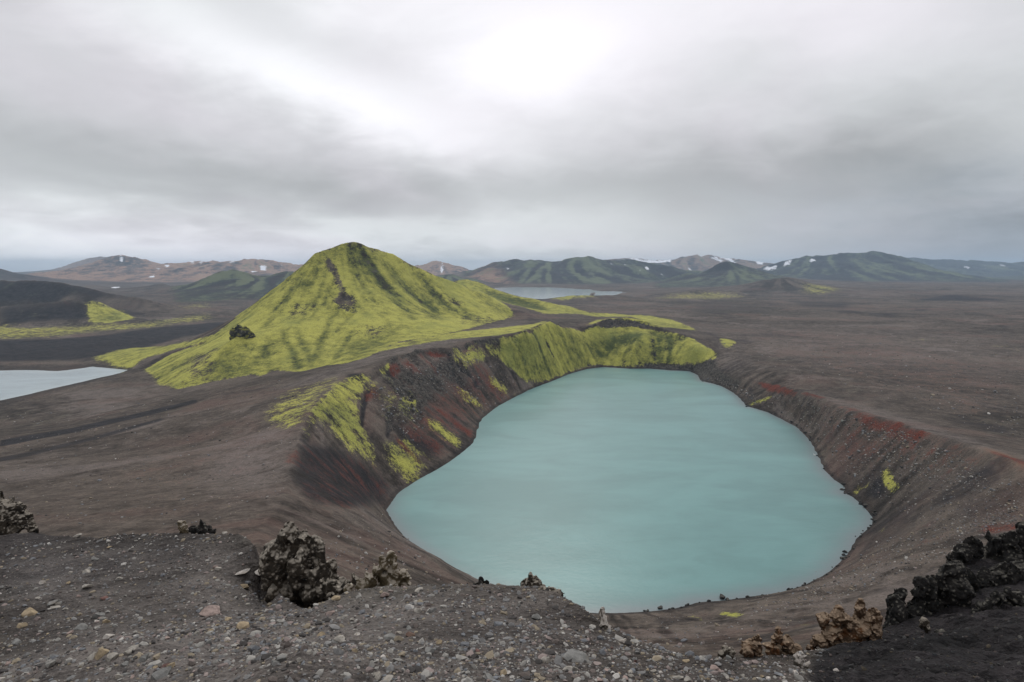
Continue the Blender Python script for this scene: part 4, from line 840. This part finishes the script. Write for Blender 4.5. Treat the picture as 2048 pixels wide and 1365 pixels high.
# ------------------------------------------------------------------ loose stones
def stone_mesh(seed, sub=3, flat=.7):
    g = np.random.default_rng(seed); bm = bmesh.new(); bmesh.ops.create_icosphere(bm, subdivisions=sub, radius=1.0)
    p = np.array([v.co[:] for v in bm.verts])
    for _ in range(12):
        n = g.normal(size=3); n /= np.linalg.norm(n); h = g.uniform(.40, .78); d = p@n
        p = p-np.where(d > h, d-h, 0)[:,None]*n
    p *= np.array([g.uniform(.9,1.25), g.uniform(.75,1.0), flat*g.uniform(.75,1.1)])
    if sub > 1: p = p*(1+.07*fbm3(p*1.4+seed, 3, seed)[:,None]+.03*fbm3(p*6+seed, 3, seed+5)[:,None])
    for v, q in zip(bm.verts, p): v.co = q
    me = bpy.data.meshes.new('stone'); bm.to_mesh(me); bm.free()
    me.polygons.foreach_set('use_smooth', np.zeros(len(me.polygons), bool)); me.materials.append(M_STONE); return me
SM = [stone_mesh(100+k) for k in range(12)]+[stone_mesh(150+k, 3, .32) for k in range(3)]
TINT = {'grey': (.20,.20,.195), 'pale': (.34,.32,.29), 'tan': (.31,.25,.17), 'pink': (.30,.235,.215), 'red': (.15,.085,.075), 'white': (.48,.45,.42), 'blue': (.19,.20,.215), 'dark': (.07,.065,.062)}
def put_stone(px_, py_, wpx, tint, label, proto, group, r0=1.75, r1=14, flat=None):
    p = hit(px_, py_, r0, r1); d = p[1]; s = .5*wpx*d/F
    me = SM[proto % len(SM)]; o = bpy.data.objects.new('stone', me); COL.objects.link(o)
    o.scale = (s, s*random.uniform(.8, 1.1), s*random.uniform(.75, 1.0)); o.rotation_euler = (random.uniform(-.25,.25), random.uniform(-.25,.25), random.uniform(0, 6.28))
    o.location = (p[0], p[1], p[2]+s*.18); t = TINT[tint]; q = random.uniform(.88, 1.12); o.color = (t[0]*q, t[1]*q, t[2]*q, 1)
    return tag(o, label, 'stone', group)
BIG = [(424,1230,62,'pink',13,'flat pinkish stone slab tilted on the gravel below the tall jagged outcrop'),(197,1238,46,'grey',0,'wedge shaped grey boulder on the left gravel slope, above a smaller twin'),(489,1257,36,'tan',1,'rounded tan yellow stone right of the flat pinkish slab'),
 (205,1312,42,'tan',2,'brownish tan boulder near the lower left corner'),(287,1322,38,'grey',3,'upright grey boulder right of the brownish tan boulder'),(326,1354,58,'grey',4,'largest grey boulder at the bottom edge, tan patch on its face'),
 (161,1260,30,'grey',5,'grey stone leaning just below the wedge shaped boulder'),(103,1213,30,'grey',6,'pointed grey stone above the tan pair at the left'),(62,1230,40,'tan',7,'tan stone pair half sunk at the far left'),(523,1160,40,'white',12,'white flat stone at the left foot of the tall jagged outcrop'),
 (485,1148,36,'white',14,'long white sliver of stone pointing at the white flat stone'),(209,1200,22,'red',8,'small dark red stone on the left gravel slope'),(171,1147,20,'pale',9,'pale stone high on the left gravel slope'),(174,1177,32,'pale',13,'thin pale slab lying above the small red stone'),
 (219,1277,24,'white',10,'cream white stone right below the leaning grey one'),(267,1298,32,'pale',12,'flat pale slab above the upright grey boulder'),(417,1290,24,'grey',11,'grey angular stone below the tan yellow one'),(251,1332,26,'grey',0,'grey green stone between the tan boulder and the upright grey boulder'),
 (673,1201,26,'tan',1,'tan stone at the foot of the low dark lava slab'),(839,1226,24,'pale',2,'left one of two pale upright stones standing side by side'),(862,1225,28,'grey',3,'right one of two pale upright stones, grey faced'),(661,1231,30,'pink',4,'pinkish rounded stone left of a flat pale one, below the tan pinnacle'),
 (685,1238,28,'pale',12,'flat pale stone touching the pinkish rounded stone'),(771,1196,26,'pink',5,'pink white stone on the crest under the tan pinnacle'),(819,1272,30,'red',6,'dark reddish stone in the middle of the gravel hump'),(779,1280,34,'grey',7,'big grey stone left of the dark reddish stone'),
 (679,1282,32,'pale',13,'long pale slab on the gravel hump, left of the big grey stone'),(877,1288,18,'tan',8,'upright tan stone right of the dark reddish stone'),(862,1308,30,'grey',9,'long grey stone below the upright tan stone'),(949,1318,20,'dark',10,'black stone with a pink spot on the gravel hump'),
 (1092,1325,32,'pale',11,'pale blocky stone left of the arched grey slab'),(1150,1324,62,'grey',14,'long arched grey slab lying on the right of the gravel hump'),(978,1358,34,'grey',1,'pointed grey stone at the bottom edge, centre of the photo'),(757,1356,28,'pale',2,'pale stone at the bottom edge left of the pointed grey one'),
 (1085,1297,22,'pale',3,'triangular pale stone above the pale blocky one'),(1073,1239,24,'grey',4,'grey stone on the hump under the triangular lava peak'),(839,1182,24,'pale',5,'pale stone on the crest right of the tan pinnacle'),(921,1300,22,'grey',6,'grey stone right of the upright tan stone'),
 (1357,1313,20,'grey',7,'pale grey stone on the crest line, left of the small black lava lump'),(1370,1324,18,'tan',8,'tan stone just under the pale grey crest stone'),(1454,1316,20,'grey',9,'grey stone at the foot of the white crusted black lump'),(1430,1342,24,'pink',10,'flat pinkish stone near the right end of the gravel hump'),
 (1354,1358,26,'pale',12,'flat pale stone at the bottom edge, right of the arched slab'),(1674,1344,16,'white',11,'single white stone on the black slope at the lower right'),(158,1068,24,'pale',13,'pale stone on the skyline right of the dark left crag'),(448,1066,16,'pale',0,'pale stone on the skyline right of the low dark hump')]
for x_, y_, w_, t_, k_, lb_ in BIG: put_stone(x_, y_, w_, t_, lb_, k_, 'larger stones on the gravel slope', 1.75, 18)
SMALL_LB = 'fist-sized or smaller angular stone strewn over the dark gravel slope'
g = np.random.default_rng(3); made = 0
while made < 235:
    x_ = g.uniform(0, 1610); lim = np.interp(x_, [0,150,480,560,620,700,830,980,1130,1185,1260,1400,1610], [1075,1075,1072,1110,1225,1190,1178,1182,1205,1250,1315,1330,1340])
    y_ = lim+4+(1364-lim)*g.random()**.8
    if y_ > 1364 or (560 < x_ < 620 and y_ < 1225): continue
    wp = float(np.clip(g.lognormal(math.log(12.5), .42)*(.72+.5*(y_-lim)/max(60, 1364-lim)), 7.5, 30))
    t_ = g.choice(['grey','pale','tan','pink','blue','white','red','dark'], p=[.27,.31,.12,.10,.07,.08,.03,.02])
    put_stone(x_, y_, wp, str(t_), SMALL_LB, int(g.integers(0, 15)), 'small stones on the gravel slope'); made += 1

def pebbles(name, C, S, tint, label, seed):
    """many small stones as one loose mass"""
    g = np.random.default_rng(seed); bm = bmesh.new(); bmesh.ops.create_icosphere(bm, subdivisions=1, radius=1.0); bm.verts.ensure_lookup_table()
    V0 = np.array([v.co[:] for v in bm.verts]); T0_ = np.array([[v.index for v in f.verts] for f in bm.faces]); bm.free()
    n, k = len(C), len(V0)
    ang = g.uniform(0, 6.283, n); ca, sa = np.cos(ang)[:,None], np.sin(ang)[:,None]
    V = V0[None]*g.uniform(.62, 1.2, (n, k, 1))*np.stack([g.uniform(.8,1.3,n), g.uniform(.6,1.0,n), g.uniform(.4,.85,n)], 1)[:,None,:]
    x_, y_, z_ = V[...,0], V[...,1], V[...,2]; tl = g.uniform(-.4,.4,n)[:,None]; z2 = z_+x_*tl
    V = np.stack([x_*ca-y_*sa, x_*sa+y_*ca, z2], -1)*S[:,None,None]+C[:,None,:]
    Q = (T0_[None]+(np.arange(n)*k)[:,None,None]).reshape(-1, 3)
    me = mesh_from(name, V.reshape(-1,3), Q, [M_GRAVEL], {'tint': np.repeat(np.column_stack([tint, np.ones(n)]), k, 0)}, False)
    return tag(link(name, me), label, 'gravel', None, 'stuff')
def tints(n, g, dark=.35):
    pal = np.array([(.19,.185,.18),(.30,.285,.26),(.25,.21,.155),(.24,.195,.18),(.16,.165,.175),(.40,.38,.35),(.12,.10,.09),(.065,.06,.057)])
    pr = np.array([.25,.16,.10,.10,.10,.04,.10,.15]); return pal[g.choice(8, n, p=pr)]*g.uniform(.75, 1.2, (n,1))
g = np.random.default_rng(5); N = 60000
az_ = g.uniform(math.radians(-41), math.radians(41), N); r_ = np.exp(g.uniform(math.log(1.9), math.log(14.5), N))
x_, y_ = r_*np.sin(az_), r_*np.cos(az_)
dk = bil(L['dark'], np.interp(np.log(r_), LR, np.arange(NR)), (az_-AZ[0])/dth); clump = vnoise2(x_*1.3, y_*1.3, 77)
keep = (g.random(N) > dk*.45)&(g.random(N) < .35+.9*clump)
dkk = dk[keep]; x_, y_, r_, az_ = x_[keep], y_[keep], r_[keep], az_[keep]; n = len(x_)
S = np.clip(g.lognormal(math.log(.0052), .68, n)*(r_/3)**.55, .0026, .042)
C = np.stack([x_, y_, height(x_, y_)+S*.15], 1)
pebbles('gravel', C, S, tints(n, g)*(1-.72*np.clip(dkk, 0, 1))[:,None], 'loose mixed grey and tan gravel covering the near slope', 6)
log('gravel %d' % n)

# rubble on the crater walls
def scatter(poly_s, n, r0, r1, seed):
    g = np.random.default_rng(seed); P_ = np.array(px(poly_s)); out = []
    while len(out) < n:
        q = np.array([[g.uniform(P_[:,0].min(), P_[:,0].max()), g.uniform(P_[:,1].min(), P_[:,1].max())]])
        if in_poly(q, P_)[0]: out.append(hit(q[0,0], q[0,1], r0, r1))
    return np.array(out)
C = np.concatenate([scatter('1500,800 1560,790 1640,812 1800,858 1900,900 2046,970 2046,1040 1900,1080 1760,1000 1700,960 1640,890 1570,830', 1900, 100, 480, 1), scatter('1700,840 1860,880 1960,940 2000,1000 1850,960 1760,920', 800, 100, 400, 2),
  scatter('1760,1080 2046,1010 2046,1045 1950,1090 1780,1160 1600,1220 1460,1235 1560,1200 1680,1140', 1400, 90, 260, 3), scatter('1900,1040 2046,1000 2046,1036 1930,1070', 250, 60, 240, 7),
  scatter('790,726 900,706 960,700 1010,740 1040,780 960,830 900,790 830,760', 600, 300, 520, 4), scatter('740,780 800,770 860,850 830,900 770,850', 260, 220, 400, 5), scatter('1400,745 1470,780 1520,815 1500,780', 200, 380, 560, 6)])
C = np.concatenate([C, scatter('0,830 400,790 560,760 620,800 560,1000 400,1050 100,1055 0,1000', 700, 60, 520, 11), scatter('1440,690 1600,660 2046,680 2046,880 1800,810 1560,740', 900, 200, 1100, 12), scatter('640,1030 770,1030 860,1130 900,1165 660,1150', 250, 60, 320, 13), scatter('1240,1240 1450,1215 1700,1120 1760,1180 1500,1290 1280,1300', 400, 60, 260, 14)])
g = np.random.default_rng(8); n = len(C); S = np.clip(g.lognormal(math.log(.23), .5, n), .08, .85)*np.clip(C[:,1]/260, .6, 1.4)
tn = tints(n, g)*1.05; C[:,2] += S*.2
pebbles('rubble', C, S, tn, 'pale scattered rubble on the crater walls and the plain', 9)
# boulders at the waterline
BM = [stone_mesh(200+k, 2, .8) for k in range(5)]
for m_ in BM: m_.materials.clear(); m_.materials.append(M_LAVA_DARK); m_.name = 'boulder'
ring = np.concatenate([np.linspace(shore[k], shore[k+1], 12, endpoint=False) for k in range(21, len(shore)-12)])
pick = g.choice(len(ring), 120, replace=False)
for k in pick:
    p = ring[k]; s = float(np.clip(g.lognormal(math.log(.62), .4), .3, 1.5)); q = p+np.array([g.normal()*.5, g.normal()*.8, 0])
    o = bpy.data.objects.new('boulder', BM[int(g.integers(0,5))]); COL.objects.link(o); o.location = (q[0], q[1], max(0.0, float(height(q[0], q[1])))+s*.15); o.scale = (s, s, s); o.rotation_euler = (g.uniform(-.4,.4), g.uniform(-.4,.4), g.uniform(0,6.28))
    tag(o, 'small dark boulder at the waterline of the turquoise crater lake', 'boulder', 'boulders along the crater lake shore')
# bird on the water
p = Z(1629, 911, 0); bl = [((0,0,.10),.20),((.16,0,.12),.19),((-.17,0,.14),.16),((-.30,0,.2),.10),((.27,0,.2),.11),((.32,0,.30),.075),((.34,0,.40),.065),((.37,0,.47),.075),((.45,0,.46),.045),((.51,0,.45),.03)]
mb, ntb = mat('white_feathers'); nb = NB(ntb); nb.out(nb.mix(nb.noise(nb.n('ShaderNodeNewGeometry').outputs['Position'], 9, 3), (.72,.72,.70), (.85,.85,.84)), .7, .2)
me = blob_mesh('water_bird', [(np.array(c)*1.25, r*1.25) for c, r in bl], .028, [(.02, 4, 'f')], 1.0, mb, 5, np.zeros(3))
o = link('water_bird', me); o.location = p; o.rotation_euler = (0, 0, 2.2); tag(o, 'white bird swimming near the right shore of the turquoise lake', 'bird')
log('stones')

# ------------------------------------------------------------------ sky, sun, haze
SUN_AZ, SUN_EL = math.radians(2), math.radians(38)
def build_world():
    w = bpy.data.worlds.new('World'); scene.world = w; w.use_nodes = True; nt = w.node_tree; nt.nodes.clear(); b = NB(nt)
    sky = b.n('ShaderNodeTexSky', sky_type='NISHITA'); sky.sun_disc = False; sky.sun_elevation = SUN_EL; sky.sun_rotation = SUN_AZ
    bg1 = b.n('ShaderNodeBackground'); nt.links.new(sky.outputs[0], bg1.inputs[0]); bg1.inputs[1].default_value = .10
    g = b.n('ShaderNodeTexCoord').outputs['Generated']
    sep = b.n('ShaderNodeSeparateXYZ'); b.put(sep.inputs[0], g)
    x, y, zc = sep.outputs
    zz = b.m('MAXIMUM', zc, 0.0)
    k = b.m('ADD', zz, .24)
    comb = b.n('ShaderNodeCombineXYZ'); b.put(comb.inputs[0], b.m('DIVIDE', x, k)); b.put(comb.inputs[1], b.m('DIVIDE', y, k)); b.put(comb.inputs[2], 0.37)
    cp = comb.outputs[0]
    n1 = b.noise(cp, .7, 3, .5, .4); n2 = b.noise(cp, 1.7, 6, .52, .5); n3 = b.noise(cp, 5.0, 5, .55, .3)
    az = b.m('DEGREES', b.m('ARCTAN2', x, y)); el = b.m('DEGREES', b.m('ARCSINE', zc))
    az = b.m('ADD', az, b.mul(b.m('SUBTRACT', n2, .5), 16)); el = b.m('ADD', el, b.mul(b.m('SUBTRACT', n1, .5), 10)); el = b.m('ADD', el, b.mul(b.m('SUBTRACT', n3, .5), 3.0))
    def blob(a0, e0, sa, se, rot=0.0):
        ca, sa_ = math.cos(math.radians(rot)), math.sin(math.radians(rot))
        da = b.m('SUBTRACT', az, a0); de = b.m('SUBTRACT', el, e0)
        u = b.add(b.mul(da, ca), b.mul(de, sa_)); v = b.add(b.mul(da, -sa_), b.mul(de, ca))
        q = b.add(b.m('POWER', b.m('ABSOLUTE', b.mul(u, 1/sa)), 2.0), b.m('POWER', b.m('ABSOLUTE', b.mul(v, 1/se)), 2.0))
        return b.m('POWER', 2.71828, b.mul(q, -1.0))
    SKY = [(.42, -0.8, 18.0, 12, 6.5, 0), (.34, -17, 14.5, 15, 2.4, -17), (.36, -31, 1.8, 16, 2.2, 0), (.20, -3, 2.2, 18, 1.7, 0), (-.15, -27, 7, 17, 3.0, -6),
           (.22, 20, 22, 16, 6, 0), (.12, -22, 23, 12, 4, 0), (-.16, 27, 7, 16, 4.5, 0), (-.30, 38, 1.5, 11, 3.4, 0), (-.08, 20, 2.0, 9, 2.0, 0), (-.10, 10, 6.8, 26, 2.6, 2), (.06, 32, 15, 10, 5, 0)]
    lum = b.add(.665, b.mul(b.m('SUBTRACT', n1, .5), .22), b.mul(b.m('SUBTRACT', n2, .5), .27), b.mul(b.m('SUBTRACT', n3, .5), .11))
    for v, a0, e0, sa, se, rot in SKY: lum = b.m('ADD', lum, b.mul(blob(a0, e0, sa, se, rot), v))
    over = b.ss(el, 30, 70); lum = b.m('ADD', lum, b.mul(over, .55))
    lum = b.m('MAXIMUM', lum, .2)
    tint = b.mix(b.ss(n1, .35, .65), (.975,1.0,1.015), (1.0,.972,1.025))
    tint = b.mix(b.mul(b.m('MULTIPLY', b.ss(az, 8, 40), b.m('SUBTRACT', 1.0, b.ss(el, 1.5, 9))), .8), tint, (.86,.965,1.10))
    c = b.n('ShaderNodeVectorMath', operation='SCALE'); b.put(c.inputs[0], tint); b.put(c.inputs['Scale'], lum)
    below = b.ss(zc, -.12, -.01)
    col = b.mix(below, (.09,.085,.08), c.outputs[0])
    bg2 = b.n('ShaderNodeBackground'); b.put(bg2.inputs[0], col); bg2.inputs[1].default_value = 1.0
    mx = b.n('ShaderNodeMixShader'); mx.inputs[0].default_value = .97
    nt.links.new(bg1.outputs[0], mx.inputs[1]); nt.links.new(bg2.outputs[0], mx.inputs[2])
    o = b.n('ShaderNodeOutputWorld'); nt.links.new(mx.outputs[0], o.inputs[0])
build_world()
sun = bpy.data.lights.new('sun', 'SUN'); sun.energy = 1.1; sun.angle = math.radians(14); sun.color = (1.0, .965, .91)
so = bpy.data.objects.new('sun', sun); COL.objects.link(so); so.location = (0, 0, 400)
sd = Vector((math.sin(SUN_AZ)*math.cos(SUN_EL), math.cos(SUN_AZ)*math.cos(SUN_EL), math.sin(SUN_EL)))
so.rotation_euler = sd.to_track_quat('Z', 'Y').to_euler()

def build_haze(density):
    m, nt = mat('pale_air'); b = NB(nt)
    v = b.n('ShaderNodeVolumePrincipled'); v.inputs['Color'].default_value = (.58,.78,1.0,1); v.inputs['Density'].default_value = density; v.inputs['Anisotropy'].default_value = .2
    o = b.n('ShaderNodeOutputMaterial'); nt.links.new(v.outputs[0], o.inputs[1])
    bm = bmesh.new(); bmesh.ops.create_cube(bm, size=1.0)
    zt = float(H.max())+40; zb = float(H.min())-1
    bmesh.ops.scale(bm, vec=(30000, 30000, zt-zb), verts=bm.verts); bmesh.ops.translate(bm, vec=(0, 0, (zt+zb)/2), verts=bm.verts)
    me = bpy.data.meshes.new('haze'); bm.to_mesh(me); bm.free(); me.materials.append(m)
    tag(link('haze', me), 'thin pale blue haze fading the far mountains', 'haze', None, 'stuff')
build_haze(.00008)
vs = scene.view_settings
vs.view_transform = 'Standard'; vs.look = 'None'; vs.exposure = 0.0; vs.gamma = 1.0; vs.use_curve_mapping = False
cy = scene.cycles; cy.volume_bounces = 0; cy.max_bounces = 5; cy.diffuse_bounces = 2; cy.glossy_bounces = 2; cy.use_denoising = True
log('done')
